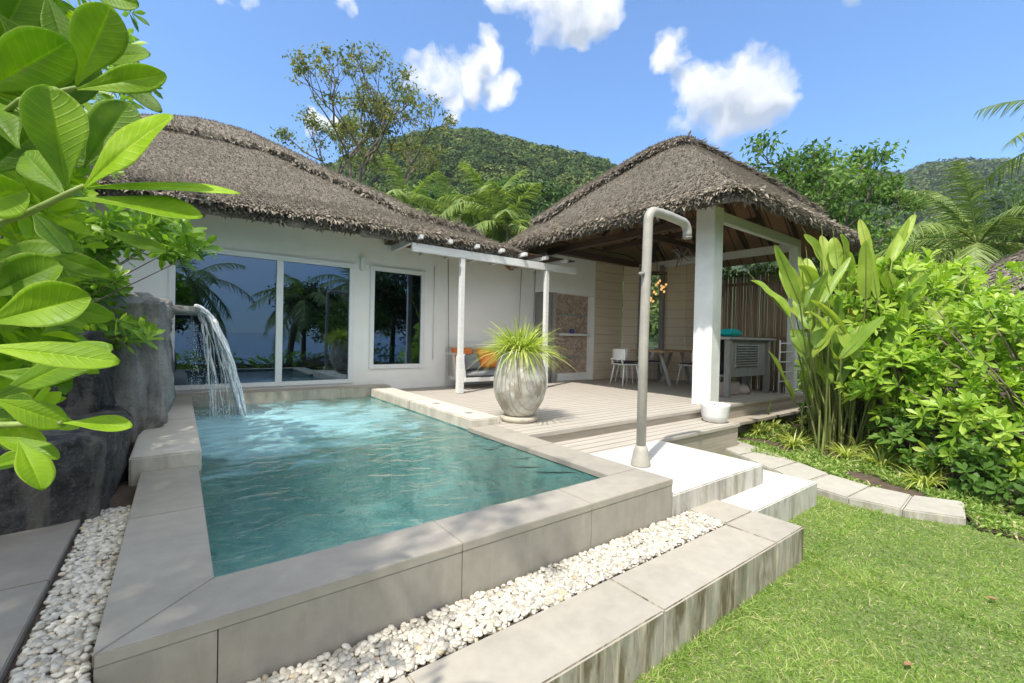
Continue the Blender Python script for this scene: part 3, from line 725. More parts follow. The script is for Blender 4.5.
def fringe(kind, edge_pts, n_, size, drop):
    """dry leaves hanging off the eave; edge_pts (m,2) polyline"""
    e = np.asarray(edge_pts); seg = rng.integers(0, len(e) - 1, n_) if False else None
    dl_ = np.linalg.norm(np.diff(e, axis=0), axis=1); cs = np.concatenate([[0], np.cumsum(dl_)])
    s = rng.uniform(0, cs[-1], n_); x = np.interp(s, cs, e[:, 0]); y = np.interp(s, cs, e[:, 1])
    z, T, gap, ds = roof_height(kind, x, y); zx, zy = grad(kind, x, y)
    out = -nrm(np.stack([zx, zy], 1))
    dd = rng.uniform(-.06, .05, n_)
    P = np.stack([x + out[:, 0]*dd, y + out[:, 1]*dd, z - rng.uniform(0, drop, n_)], 1)
    D = np.concatenate([out * rng.uniform(.3, 1.3, (n_, 1)), -rng.uniform(.1, .9, (n_, 1))], 1) + rng.normal(0, .45, (n_, 3))
    N = np.concatenate([out*.4, np.full((n_, 1), .8)], 1) + rng.normal(0, .5, (n_, 3))
    var = np.clip(rng.normal(.8, .2, n_) - .35*(z - P[:, 2] > drop*.8), 0, 1)
    return leaves(P, D, N, size*rng.uniform(.6, 1.5, n_), size*rng.uniform(.35, .75, n_), 'oval', 2, .1, .35, var)
def cap_layer(kind, parent, cond, x0, x1, y0, y1, nx, ny, off, name='ridge_cap'):
    X, Y = np.meshgrid(np.linspace(x0, x1, nx), np.linspace(y0, y1, ny))
    Z, T, gap, ds = roof_height(kind, X, Y); ok = cond(X, Y, T, gap, ds)
    idx = np.arange(nx*ny).reshape(ny, nx)
    cell = ok[:-1, :-1] & ok[1:, :-1] & ok[:-1, 1:] & ok[1:, 1:]
    q = np.stack([idx[:-1, :-1], idx[:-1, 1:], idx[1:, 1:], idx[1:, :-1]], -1)[cell]
    V = np.stack([X, Y, Z + off], -1).reshape(-1, 3); nV = len(V); ed = {}
    for f in q:
        for a, b in ((f[0], f[1]), (f[1], f[2]), (f[2], f[3]), (f[3], f[0])):
            if (b, a) in ed: del ed[(b, a)]
            else: ed[(a, b)] = 1
    Vb = V.copy(); Vb[:, 2] -= off + .03
    rim = np.array([[b, a, a+nV, b+nV] for a, b in ed])
    o = bulk(name, np.vstack([V, Vb]), np.vstack([q, rim]), M['thatch'], parent, var=np.full(2*nV, .45))
    # flakes on the cap and a ragged border
    ea = np.array(list(ed)); n_ = len(ea) * 5
    pick = rng.integers(0, len(ea), n_); f = rng.random((n_, 1))
    P = V[ea[pick, 0]] * f + V[ea[pick, 1]] * (1-f); P[:, 2] -= rng.uniform(0, off, n_)
    zx, zy = grad(kind, P[:, 0], P[:, 1])
    N = nrm(np.stack([-zx, -zy, np.ones_like(zx)], 1)); D = nrm(np.stack([-zx, -zy, -(zx**2+zy**2)], 1) + rng.normal(0, .3, (n_, 3)) + N*.15)
    a1 = leaves(P, D, N, rng.uniform(.08, .2, n_), rng.uniform(.025, .06, n_), 'oval', 2, .05, .2, np.clip(rng.normal(.72, .22, n_), 0, 1))
    n2_ = int(len(q) * 9); pk = rng.integers(0, len(q), n2_)
    wts = rng.random((n2_, 2, 1)); qa = V[q[pk]]
    P = (qa[:, 0]*(1-wts[:, 0]) + qa[:, 1]*wts[:, 0])*(1-wts[:, 1]) + (qa[:, 3]*(1-wts[:, 0]) + qa[:, 2]*wts[:, 0])*wts[:, 1]
    zx, zy = grad(kind, P[:, 0], P[:, 1])
    N = nrm(np.stack([-zx, -zy, np.ones_like(zx)], 1)); D = nrm(np.stack([-zx, -zy, -(zx**2+zy**2)], 1) + rng.normal(0, .3, (n2_, 3)) + N*.1)
    a2 = leaves(P, D, N, rng.uniform(.03, .07, n2_), rng.uniform(.012, .025, n2_), 'oval', 2, .05, .1, np.clip(rng.normal(.5, .17, n2_), 0, 1))
    return a1, a2

villa = thing('villa', 'white plastered villa with sliding glass doors under a grey thatched roof', 'villa', (-1, 5.8, 0))
roof('villa', villa, -8.6, 3.0, 4.5, 15.4, 150, 140, .17)
ee = [(x, 4.70 - .10*math.sin((x+1.2)*.9)) for x in np.linspace(-7.8, 2.1, 60)] + [(2.45, 4.95), (2.66, 5.3), (2.7, 6.5)]
fl = flakes('villa', villa, -6.5, 2.9, 4.5, 11.5, 170000, .042, 0)
fr_ = fringe('villa', ee, 15000, .07, .15)
c1, c2 = cap_layer('villa', villa, lambda X, Y, T, g, ds: (T > .6) & ((ds[1] - ds[0] < .95) | (T > 3.2)) & (Y < 11), -8.0, 2.6, 4.8, 11, 140, 90, .10)
v_, q_, a_ = join([fl, fr_, c1, c2]); bulk('thatch_leaves', v_, q_, M['thatch'], villa, var=a_)

WY = 5.6
DX0, DX1, DZ0, DZ1 = -2.78, -.50, .17, 2.03
NX0, NX1, NZ0, NZ1 = -.11, .76, .42, 2.02
m = MB()
m.box((-5.0, WY, -.3), (DX0, WY+.2, 2.70)); m.box((DX0+.0, WY, DZ1), (DX1, WY+.2, 2.70)); m.box((DX0, WY, -.3), (DX1, WY+.2, DZ0))
m.box((DX1, WY, -.3), (NX0, WY+.2, 2.70)); m.box((NX0, WY, -.3), (NX1, WY+.2, NZ0)); m.box((NX0, WY, NZ1), (NX1, WY+.2, 2.70)); m.box((NX1, WY, -.3), (1.28, WY+.2, 2.70))
m.box((1.28, WY+.05, -.3), (3.5, WY+.25, 2.70))
m.build('wall', M['wall'], villa)
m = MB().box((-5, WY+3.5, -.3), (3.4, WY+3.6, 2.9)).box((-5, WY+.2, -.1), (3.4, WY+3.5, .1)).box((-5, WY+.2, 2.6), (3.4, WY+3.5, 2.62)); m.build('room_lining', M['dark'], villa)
# sliding door
dr = MB()
y0, y1 = WY-.035, WY+.05
dr.box((DX0-.04, y0, DZ0-.03), (DX1+.07, y1, DZ0+.035)); dr.box((DX0-.04, y0, DZ1-.03), (DX1+.07, y1, DZ1+.045))
dr.box((DX0-.04, y0, DZ0+.035), (DX0+.03, y1, DZ1-.03)); dr.box((DX1-.01, y0, DZ0+.035), (DX1+.07, y1, DZ1-.03))
DM = (-1.52); dr.box((DM-.045, y0-.002, DZ0+.035), (DM+.045, y1-.002, DZ1-.03))
door = dr.build('sliding_door', M['frame'], villa, bevel=.004)
for a, b in ((DX0+.03, DM-.045), (DM+.045, DX1-.01)):
    o = MB().box((a, WY+.005, DZ0+.035), (b, WY+.02, DZ1-.03)).build('pane', M['glass'], door, world=False)
wn_ = MB(); wn_.box((NX0-.06, y0, NZ0-.06), (NX1+.06, y1, NZ0+.012)); wn_.box((NX0-.06, y0, NZ1-.012), (NX1+.06, y1, NZ1+.06))
wn_.box((NX0-.06, y0, NZ0+.012), (NX0+.012, y1, NZ1-.012)); wn_.box((NX1-.012, y0, NZ0+.012), (NX1+.06, y1, NZ1-.012))
win = wn_.build('window', M['frame'], villa, bevel=.004)
MB().box((NX0+.012, WY+.0, NZ0+.012), (NX1-.012, WY+.02, NZ1-.012)).build('pane', M['glass'], win, world=False)
MB().box(((NX0+NX1)/2+.0, WY+.023, NZ0+.012), ((NX0+NX1)/2+.05, WY+.05, NZ1-.012)).build('mullion', M['dark'], win, world=False)
o = MB().box((-.345, WY-.06, 1.98), (-.265, WY, 2.2)).build('wall_lamp', M['white'], None, bevel=.01)
tag(o, 'small white box lamp on the wall between glass door and window', 'wall lamp')
o = MB().tube([(-1.38, 4.78, 2.62), (-1.38, 4.78, 2.52)], .004, 6).lathe([(.01, 2.53), (.035, 2.50), (.04, 2.44), (.03, 2.36), (.008, 2.34)], (-1.38, 4.78, 0), 10).build('hanging_ornament', M['darkwood'])
tag(o, 'small dark ornament hanging from the villa eave', 'ornament')
# pipe on the wall
o = MB().tube([(1.0, WY-.03, .5), (1.0, WY-.03, 2.2)], .008, 6).build('wall_cable', M['white']); tag(o, 'thin white cable running up the villa wall beside window', 'cable')
# wall at the niche
nw = thing('niche_wall', 'white wall with a stone lined niche beside the pale wood panelling', 'wall', (4.2, 5.4, 0))
MB().box((3.42, 5.3, 1.92), (4.98, 5.62, 2.74)).build('header', M['wall'], nw)
MB().box((3.42, 5.32, -.04), (3.66, 5.6, 1.918)).build('side_post', M['greywood'], nw, bevel=.01)
MB().box((3.68, 5.29, .0), (3.76, 5.34, 1.91)).build('side_post', M['greywoodh'], nw)
t = NT('carved_stone_panel'); p = t.pos(); n = t.noise(p, 7, 6, .7, 1.5)
M['carved'] = t.done(t.bsdf(t.ramp(n, [(.35, (.22, .15, .11)), (.6, (.56, .44, .34))]), .8, t.bump(n, .9, .03)))
MB().box((3.662, 5.5, 0), (4.98, 5.6, 1.915)).build('back_panel', M['carved'], nw)
MB().box((4.952, 5.302, 0), (4.982, 5.498, 1.915)).build('side_post', M['wall'], nw)
MB().box((3.95, 5.38, 1.0), (4.95, 5.50, 1.055)).build('shelf', M['wallw'], nw)
MB().box((3.95, 5.40, .0), (4.95, 5.499, .16)).build('plinth', M['wall'], nw)
for zz in (.5, 1.45):
    MB().box((4.0, 5.47, zz), (4.9, 5.498, zz+.04)).build('rail', M['greywoodh'], nw)
o = MB().lathe([(.04, 0), (.05, .03), (.055, .07), (.04, .09)], (4.4, 5.44, 1.056), 16).build('bowl', M['blue']); tag(o, 'small dark blue bowl on the niche shelf', 'bowl')

# ------------------------------------------------------------------ pergola
pg = thing('pergola', 'white painted pergola on two square posts against the villa wall', 'pergola', (1.9, 5, 0))
PY = 4.57
for x in (.99, 2.83):
    post = MB().box((x-.04, PY-.04, 0.001), (x+.04, PY+.04, 2.21)).build('post', M['wallw'], pg, bevel=.008)
    MB().box((x-.052, PY-.052, 0.0005), (x+.052, PY+.052, .62)).build('post_base', M['wallw'], post, world=False, bevel=.008)
MB().beam((.10, PY, 2.28), (3.6, PY, 2.28), .06, .13).build('beam', M['wallw'], pg, bevel=.006)
for i in range(7):
    x = .2 + i*.505
    m = MB(); m.prism([(0, 0), (1.13, 0), (1.13, .11), (.0, .11)], -.03, .03)
    vs = [(x + b[2], 4.43 + b[0], 2.35 + b[1] + (0 if b[0] > 0.02 else (.05 if b[1] < .05 else 0))) for b in m.v]
    m2 = MB(); m2.add(vs, m.f); m2.build('rafter', M['wallw'], pg, bevel=.004)
m = MB()
for k in range(22): m.box((.05, 4.55 + k*.047, 2.463), (3.55, 4.55 + k*.047 + .036, 2.485))
m.build('slats', M['darkwood'], pg)
# swing sofa
sw = thing('swing_sofa', 'white wooden swing sofa hanging under the pergola', 'swing sofa', (2.1, 5.15, .1))
m = MB(); m.box((1.28, 4.88, .14), (2.78, 4.93, .21)); m.box((1.28, 5.38, .14), (2.78, 5.43, .21)); m.box((1.28, 4.932, .145), (1.33, 5.378, .205)); m.box((2.73, 4.932, .145), (2.78, 5.378, .205))
for k in range(8): m.box((1.40+k*.17, 4.932, .185), (1.48+k*.17, 5.378, .207))
m.build('seat_frame', M['wallw'], sw, bevel=.004)
m = MB()
for k in range(9): m.beam((1.36+k*.165, 5.42, .212), (1.36+k*.165, 5.50, .74), .05, .015)
m.beam((1.28, 5.51, .76), (2.78, 5.51, .76), .04, .07); m.build('backrest', M['wallw'], sw)
for x in (1.30, 2.76):
    m = MB()
    for dy in (0, .16, .32): m.beam((x, 4.92+dy, .212), (x-.07*(1 if x < 2 else -1), 4.90+dy, .60), .028, .03)
    m.beam((x-.07*(1 if x < 2 else -1), 4.86, .62), (x-.07*(1 if x < 2 else -1), 5.48, .62), .05, .03)
    m.build('armrest', M['wallw'], sw)
    for y in (4.95, 5.40):
        MB().tube([(x-.05*(1 if x < 2 else -1), y, .21), (x - .12*(1 if x < 2 else -1), y, 2.34)], .008, 6).build('rope', M['greywoodh'], sw)
def cushion(name, c, size, mat, label, cat, rot=(0, 0, 0)):
    bm = bmesh.new(); bmesh.ops.create_cube(bm, size=1); bmesh.ops.subdivide_edges(bm, edges=bm.edges, cuts=7, use_grid_fill=True)
    for v in bm.verts:
        x, y, z = v.co * 2; k = (1 - abs(x)**4) * (1 - abs(y)**4)
        v.co = Vector((x*(1-.06*(1-abs(y))**1), y*(1-.06*(1-abs(x))), z*(.25+.75*max(k, 0)**.5))) * .5
        v.co.x *= size[0]; v.co.y *= size[1]; v.co.z *= size[2]
    me = bpy.data.meshes.new(name); bm.to_mesh(me); bm.free()
    for p_ in me.polygons: p_.use_smooth = True
    o = link(name, me, mat); o.location = c; o.rotation_euler = rot
    return tag(o, label, cat)
o = cushion('seat_cushion', (2.03, 5.15, .265), (1.36, .44, .12), M['greyfab'], 'long grey seat pad on the white swing sofa', 'cushion')
cushion('cushion', (1.52, 5.36, .54), (.44, .38, .16), M['orange'], 'orange cushion behind a grey one at the left of the swing', 'cushion', (R(70), 0, 0))
cushion('cushion', (1.60, 5.20, .47), (.36, .32, .15), M['greyfab'], 'grey cushion leaning on the left orange cushion', 'cushion', (R(62), 0, R(6)))
cushion('cushion', (2.02, 5.30, .53), (.42, .40, .16), M['orange'], 'orange cushion in the middle of the swing beside the plant pot', 'cushion', (R(66), 0, R(-5)))
cushion('cushion', (2.48, 5.32, .52), (.40, .36, .16), M['orange'], 'orange cushion at the right of the swing', 'cushion', (R(68), 0, 0))

# ------------------------------------------------------------------ pot
PX, PYY = .40, 2.22
pt_ = thing('plant_pot', 'tall bulging stone pot with spiky yellow green plant on the deck', 'potted plant', (PX, PYY, 0))
MB().lathe([(.20, .003), (.215, .02), (.215, .055), (.19, .06)], (PX, PYY, 0), 40).build('saucer', M['ledge'], pt_)
prof = [(.14, .062), (.155, .07), (.205, .13), (.268, .24), (.304, .37), (.302, .48), (.280, .60), (.252, .70), (.232, .755), (.236, .77), (.238, .785), (.21, .787), (.19, .74), (.001, .735)]
MB().lathe(prof, (PX, PYY, 0), 48).build('pot', M['pot'], pt_)
n_ = 760
a = rng.uniform(0, 6.28, n_); el = np.abs(rng.normal(.62, .40, n_)); r0 = rng.uniform(0, .10, n_)
D = np.stack([np.cos(a)*np.cos(el*1.2), np.sin(a)*np.cos(el*1.2), np.sin(el*1.2) + .25], 1)
P = np.stack([PX + np.cos(a)*r0, PYY + np.sin(a)*r0, np.full(n_, .75)], 1)
L = rng.uniform(.34, .66, n_)
lf = leaves(P, D, np.tile([0, 0, 1.], (n_, 1)) + rng.normal(0, .2, (n_, 3)), L, rng.uniform(.011, .020, n_), 'strap', 6, rng.uniform(.25, .8, n_), .25, np.clip(rng.normal(.45, .25, n_), 0, 1))
n2_ = 26; a = rng.uniform(3.2, 5.6, n2_)
P = np.stack([PX + np.cos(a)*.15, PYY + np.sin(a)*.15, np.full(n2_, .78)], 1); D = np.stack([np.cos(a)*.5, np.sin(a)*.5, np.full(n2_, .3)], 1)
lf2 = leaves(P, D, np.stack([np.cos(a), np.sin(a), np.full(n2_, .6)], 1), rng.uniform(.25, .42, n2_), .02, 'strap', 6, 1.25, .2, np.clip(rng.normal(.75, .15, n2_), 0, 1))
v_, q_, a_ = join([lf, lf2]); bulk('foliage', v_, q_, M['leaf_var'], pt_, var=a_)

# ------------------------------------------------------------------ shower
sh = thing('outdoor_shower', 'grey gooseneck outdoor shower pipe standing on the white slab', 'shower', (.43, .58, -.115))
sx_, sy_ = .43, .58
pts = [(sx_, sy_, -.1), (sx_, sy_, .9), (sx_+.02, sy_, 1.96)]
cpt = [(sx_+.02+.09*(1-math.cos(k*math.pi/2/7)), sy_, 1.96+.09*math.sin(k*math.pi/2/7)) for k in range(1, 8)]
pts += cpt + [(sx_+.3, sy_, 2.05), (sx_+.52, sy_, 2.035)]
pts += [(sx_+.52+.09*math.sin(k*math.pi/2/7), sy_, 2.035-.09*(1-math.cos(k*math.pi/2/7))) for k in range(1, 8)] + [(sx_+.612, sy_, 1.91)]
MB().tube(pts, .040, 20).build('pipe', M['concrete_pole'], sh)
MB().tube([(sx_+.612, sy_, 1.912), (sx_+.612, sy_, 1.895)], .040, 20).build('shower_head', M['greywood'], sh)
MB().lathe([(.082, -.1145), (.082, -.105), (.072, -.05), (.060, .01), (.048, .05), (.041, .055)], (sx_, sy_, 0), 28).build('base_flange', M['concrete_pole'], sh)
MB().tube([(sx_-.03, sy_, 1.50), (sx_-.075, sy_, 1.50)], .016, 12).build('tap', M['greywood'], sh)

# ------------------------------------------------------------------ pavilion
pv = thing('pavilion', 'open dining pavilion with white pillar under a steep thatched roof', 'pavilion', (5, 3.3, 0))
roof('pav', pv, 2.4, 7.6, .6, 6.3, 114, 124, .16)
cor = []
for k in range(0, 13):   # rounded near corner
    an = math.pi + k/12*math.pi/2; cor.append((2.72+.42+.47*math.cos(an), .93+.42+.47*math.sin(an)))
ep = [(2.66, 6.0), (2.66, 1.5)] + cor[1:-1] + [(3.2, .88), (7.2, .88), (7.28, 1.1)]
fl = flakes('pav', pv, 2.5, 7.5, .75, 6.2, 90000, .042, 0)
fr_ = fringe('pav', ep, 9000, .085, .13)
hip = lambda X, Y, T, g, ds: (T > .45) & (g < .75) & ~((ds[0] + ds[1] < ds[2] + ds[3] - 1.1)) | (T > 1.95)
c1, c2 = cap_layer('pav', pv, hip, 2.6, 7.5, .8, 6.2, 114, 120, .13)
v_, q_, a_ = join([fl, fr_, c1, c2]); bulk('thatch_leaves', v_, q_, M['thatch'], pv, var=a_)
MB().box((3.46, 1.64, .002), (3.71, 1.93, 2.92)).build('pillar', M['pillar'], pv, bevel=.006)
MB().box((6.40, 1.64, .002), (6.55, 1.79, 2.728)).build('pillar', M['pillar'], pv, bevel=.006)
MB().box((3.712, 1.66, 2.73), (6.60, 1.76, 2.88)).build('beam', M['wallw'], pv, bevel=.005)
MB().box((6.43, 1.792, 2.68), (6.55, 5.0, 2.82)).build('beam', M['wallw'], pv, bevel=.005)
MB().box((3.47, 1.932, 2.70), (3.58, 5.298, 2.82)).build('beam', M['darkwood'], pv)
MB().box((3.6, 5.0, 2.70), (6.6, 5.1, 2.82)).build('beam', M['darkwood'], pv)
# rafters under the ceiling
def under(x, y): return roof_height('pav', np.array([float(x)]), np.array([float(y)]))[0][0] - .20
for y in (1.35, 1.85, 2.35, 2.85, 3.35, 3.85, 4.35, 4.85):
    tx = min(abs(y-.93), abs(5.37-y)); xe = 2.72 + min(tx, 2.2) - .06
    if xe > 2.9: MB().tube([(2.80, y, under(2.80, y)), (xe, y, under(xe, y))], .032, 8).build('rafter', M['darkwood'], pv)
    if xe > 2.9: MB().tube([(7.04, y, under(7.04, y)), (9.84-xe, y, under(9.84-xe, y))], .032, 8).build('rafter', M['darkwood'], pv)
for x in (3.2, 3.7, 4.2, 4.7, 5.2, 5.7, 6.2, 6.7):
    tx = min(abs(x-2.72), abs(7.12-x)); ye = min(tx, 2.2) - .06
    MB().tube([(x, 1.0, under(x, 1.0)), (x, .93+ye, under(x, .93+ye))], .032, 8).build('rafter', M['darkwood'], pv)
    MB().tube([(x, 5.3, under(x, 5.3)), (x, 5.37-ye, under(x, 5.37-ye))], .032, 8).build('rafter', M['darkwood'], pv)
for (ax, ay) in ((2.9, 1.1), (6.95, 1.1), (2.9, 5.2), (6.95, 5.2)):
    MB().tube([(ax, ay, under(ax, ay)), (4.92+.02*(ax-4.9), 3.15+.02*(ay-3.1), 4.55)], .055, 8).build('hip_rafter', M['darkwood'], pv)
MB().tube([(4.92, 3.15, 4.55), (4.92, 3.15, 3.2)], .05, 8).build('king_post', M['darkwood'], pv)
MB().beam((3.5, 3.3, 2.86), (6.5, 3.3, 2.86), .1, .1).build('tie_beam', M['darkwood'], pv)
MB().beam((4.92, 1.7, 2.97), (4.92, 5.0, 2.97), .1, .1).build('tie_beam', M['darkwood'], pv)
# wood panelled walls
def panel(a, b, z0, z1, name='wall_panel', mat=None, th=.06, par=None):
    a = Vector((*a, 0)); b = Vector((*b, 0)); d = (b-a).normalized(); n_ = Vector((-d.y, d.x, 0)) * th
    return MB().prism([tuple(p_.xy) for p_ in (a, b, b+n_, a+n_)], z0, z1).build(name, mat or M['woodwall'], par or pv)
panel((4.985, 5.3), (5.95, 5.3), 0.001, 2.78)
p0, p1 = Vector((5.955, 5.28)), Vector((6.86, 4.16)); dv = p1-p0
def on(s_): return tuple(p0 + dv*s_)
panel(on(0), on(.30), .001, 2.78); panel(on(.30), on(.62), .001, .72); panel(on(.30), on(.62), 2.62, 2.78); panel(on(.62), on(1), .001, 2.78)
panel((6.86, 4.15), (6.56, 3.25), .001, 2.78)
for s_ in (.29, .63):
    o = on(s_); MB().beam((o[0]-.06, o[1]-.05, .003), (o[0]-.06+.03*(1 if s_ < .5 else -1), o[1]-.05, 2.72), .11, .10).build('window_post', M['greywood'], pv, bevel=.01)
a_, b_ = on(.30), on(.62)
MB().beam((a_[0]-.04, a_[1]-.04, .74), (b_[0]-.04, b_[1]-.04, .74), .08, .05).build('window_sill', M['greywood'], pv)
# bamboo screen
bs = thing('bamboo_screen', 'brown screen of upright bamboo canes behind the outdoor counter', 'bamboo screen', (6.5, 2.5, 0))
yy = 1.78
while yy < 3.27:
    r_ = rnd.uniform(.011, .017)
    MB().tube([(6.49+rnd.uniform(-.01, .01), yy, .0), (6.49+rnd.uniform(-.01, .01), yy+rnd.uniform(-.006, .006), rnd.uniform(2.30, 2.42))], r_, 7).build('cane', M['bamboo'], bs)
    yy += r_*2 + .003
MB().box((6.515, 1.77, 1.0), (6.54, 3.25, 1.06)).build('rail', M['darkwood'], bs); MB().box((6.515, 1.77, 2.1), (6.54, 3.25, 2.16)).build('rail', M['darkwood'], bs)
MB().box((6.44, 3.25, 2.0), (6.52, 3.33, 2.64)).build('frame_post', M['wallw'], bs)
# vine along the top of the screen
n_ = 420; y = rng.uniform(1.8, 3.2, n_); P = np.stack([6.44 + rng.normal(0, .03, n_), y, 2.36 + rng.normal(0, .06, n_) + .05*np.sin(y*9)], 1)
v_, q_, a_ = leaves(P, rdir(n_, -.4), rdir(n_, .5), rng.uniform(.04, .08, n_), rng.uniform(.025, .045, n_), 'oval', 2)
o = thing('climbing_vine', 'dark green vine trailing along the top of the bamboo screen', 'vine', (6.44, 2.5, 2.3))
bulk('foliage', v_, q_, M['leaf_mid'], o, var=a_); MB().tube([(6.44, 1.8+k*.1, 2.36+.05*math.sin((1.8+k*.1)*9)) for k in range(15)], .006, 5).build('stem', M['bark'], o)

# counter
ct = thing('outdoor_counter', 'grey wooden counter with louvred front beside the white pillar', 'counter', (5.2, 2.2, 0))
MB().box((4.62, 1.95, .985), (6.39, 2.50, 1.03)).build('countertop', M['greywoodh'], ct, bevel=.006)
MB().box((4.68, 2.03, .34), (6.10, 2.07, .98)).build('front_panel', M['greywood'], ct)
m = MB(); m.box((4.93, 2.015, .50), (4.97, 2.029, .90)); m.box((5.77, 2.015, .50), (5.81, 2.029, .90))
for k in range(9): m.beam((4.972, 2.012, .53+k*.044), (5.768, 2.012, .53+k*.044), .03, .012, (0, .5, 1))
m.build('louvre', M['greywoodh'], ct)
for x, y in ((4.66, 2.02), (6.12, 2.02), (4.66, 2.40), (6.12, 2.40)): MB().box((x, y-.04, .002), (x+.09, y+.05, .984)).build('leg', M['greywood'], ct, bevel=.006)
MB().box((4.76, 2.38, .34), (6.11, 2.41, .98)).build('back_panel', M['greywood'], ct)
MB().box((4.76, 2.08, .34), (6.11, 2.37, .37)).build('bottom_shelf', M['greywood'], ct)
o = cushion('folded_towel', (4.86, 2.08, 1.10), (.36, .24, .14), M['teal'], 'folded turquoise towel on the grey counter beside pillar', 'towel')
o = MB().box((4.80, 2.12, .003), (5.35, 2.37, .25)).build('storage_box', M['pink'], bevel=.02); tag(o, 'pale pinkish box on the deck under the counter', 'box')
o = MB().lathe([(.20, .003), (.20, .06), (.17, .13), (.10, .17), (.001, .18)], (5.55, 2.25, 0), 20).build('stone_dome', M['pink']); tag(o, 'pale rounded stone under the right side of the counter', 'stone')
rl = thing('white_railing', 'thin white horizontal rails beside the grey counter', 'railing', (6.3, 1.7, 0))
for z in (.25, .42, .6, .78, .94): MB().tube([(6.24, 1.90, z), (6.50, 1.68, z)], .01, 8).build('rail', M['white'], rl) if False else MB().tube([(5.95, 1.72, z), (6.41, 1.68, z)], .011, 8).build('rail', M['white'], rl)
MB().tube([(5.95, 1.72, 0), (5.95, 1.72, 1.0)], .015, 8).build('rail_post', M['white'], rl)

# dining table and chairs
tb = thing('dining_table', 'wooden dining table with splayed grey legs in the pavilion', 'table', (5.75, 3.85, 0))
MB().box((4.95, 3.45, .70), (6.35, 4.25, .74)).build('tabletop', M['tabletop'], tb, bevel=.005)
for x in (5.25, 6.05):
    for s_ in (-1, 1):
        MB().beam((x-.12*s_, 3.85+.30*s_, .003), (x+.06*s_, 3.85+.16*s_, .698), .06, .06).build('leg', M['greywoodh'], tb)
def chair(label, loc, rz):
    c_ = thing('dining_chair', label, 'chair', loc, rz, 'white chairs around the dining table')
    MB().box((-.21, -.20, .43), (.21, .21, .455)).build('seat', M['white'], c_, world=False, bevel=.01)
    MB().box((-.19, -.18, .456), (.19, .19, .475)).build('seat_pad', M['dark'], c_, world=False, bevel=.008)
    m = MB()
    for k in range(-6, 7):
        an = k/6*1.15; x, y = .225*math.sin(an), .10 - .0 + .14*math.cos(an)
        if k < 6:
            an2 = (k+1)/6*1.15; x2, y2 = .225*math.sin(an2), .10+.14*math.cos(an2)
            m.beam((x, y, .64), (x2, y2, .64), .018, .22)
    m.build('backrest', M['white'], c_, world=False)
    for sx2 in (-1, 1):
        MB().beam((sx2*.17, .18, .455), (sx2*.18, .225, .56), .02, .03).build('back_support', M['white'], c_, world=False)
        for sy2 in (-1, 1): MB().tube([(sx2*.16, sy2*.15, .43), (sx2*.215, sy2*.215, .003)], [.018, .012], 8).build('leg', M['white'], c_, world=False)
    return c_
ch = chair('white chair at the near left end of the dining table', (4.62, 4.10, 0), R(75))
for i, (lb, loc, rz) in enumerate([('white chair in front of the dining table just left of the pillar', (5.85, 3.35, 0), R(170)), ('white chair behind the dining table below the window', (5.9, 4.42, 0), R(-20)), ('white chair on the far side beside the wood panelling', (5.25, 4.5, 0), R(10))]):
    c_ = copy_tree(ch); c_.location = loc; c_.rotation_euler = (0, 0, rz); c_['label'] = lb
# chandeliers
cd = thing('shell_chandelier', 'hanging chandelier of small amber bulbs before the pavilion window', 'chandelier', (5.9, 4.3, 2.2))
MB().tube([(5.9, 4.3, 3.0), (5.9, 4.3, 2.45)], .006, 5).build('cord', M['darkwood'], cd)
MB().tube([(5.9+.22*math.cos(k*math.pi/8), 4.3+.22*math.sin(k*math.pi/8), 2.45) for k in range(17)], .01, 6).build('ring', M['darkwood'], cd)
for k in range(18):
    an = k*2.4; r_ = .22 if k % 2 else .12; z = 2.3 - .5*((k*7) % 11)/11
    st_ = MB().tube([(5.9+r_*math.cos(an), 4.3+r_*math.sin(an), 2.45), (5.9+r_*math.cos(an), 4.3+r_*math.sin(an), z)], .003, 4).build('strand', M['darkwood'], cd)
    MB().lathe([(.004, .03), (.022, .015), (.026, -.005), (.016, -.025), (.003, -.032)], (5.9+r_*math.cos(an), 4.3+r_*math.sin(an), z), 10).build('bulb', M['bulb'], cd)
dw = thing('driftwood_chandelier', 'dark tangled driftwood lamp hanging under the thatch left of pillar', 'chandelier', (5.0, 3.1, 2.6))
MB().tube([(5.0, 3.1, 2.9), (5.0, 3.1, 2.6)], .008, 5).build('cord', M['darkwood'], dw)
m = MB()
for k in range(16):
    an = rnd.uniform(0, 6.28); r_ = rnd.uniform(.15, .32)
    m.tube([(5.0, 3.1, 2.58), (5+r_*.5*math.cos(an), 3.1+r_*.5*math.sin(an), 2.58+rnd.uniform(-.1, .12)), (5+r_*math.cos(an), 3.1+r_*math.sin(an), 2.55+rnd.uniform(-.2, .15))], [.02, .014, .006], 6)
m.build('branches', M['greywood'], dw)
# white bowl
bw = thing('white_bowl_planter', 'round white ceramic bowl planter on the lower deck step', 'planter', (3.03, 1.33, -.125))
MB().lathe([(.11, .002), (.14, .012), (.172, .09), (.180, .20), (.186, .225), (.182, .245), (.165, .24), (.16, .20), (.001, .195)], (3.03, 1.33, -.125), 36).build('bowl', M['white'], bw)
n_ = 60; P = np.stack([3.03+rng.normal(0, .05, n_), 1.33+rng.normal(0, .05, n_), np.full(n_, .08)], 1)
v_, q_, a_ = leaves(P, rdir(n_, .5), rdir(n_), .06, .02, 'oval', 2, .3); bulk('dry_plant', v_, q_, M['thatch'], bw, var=a_)

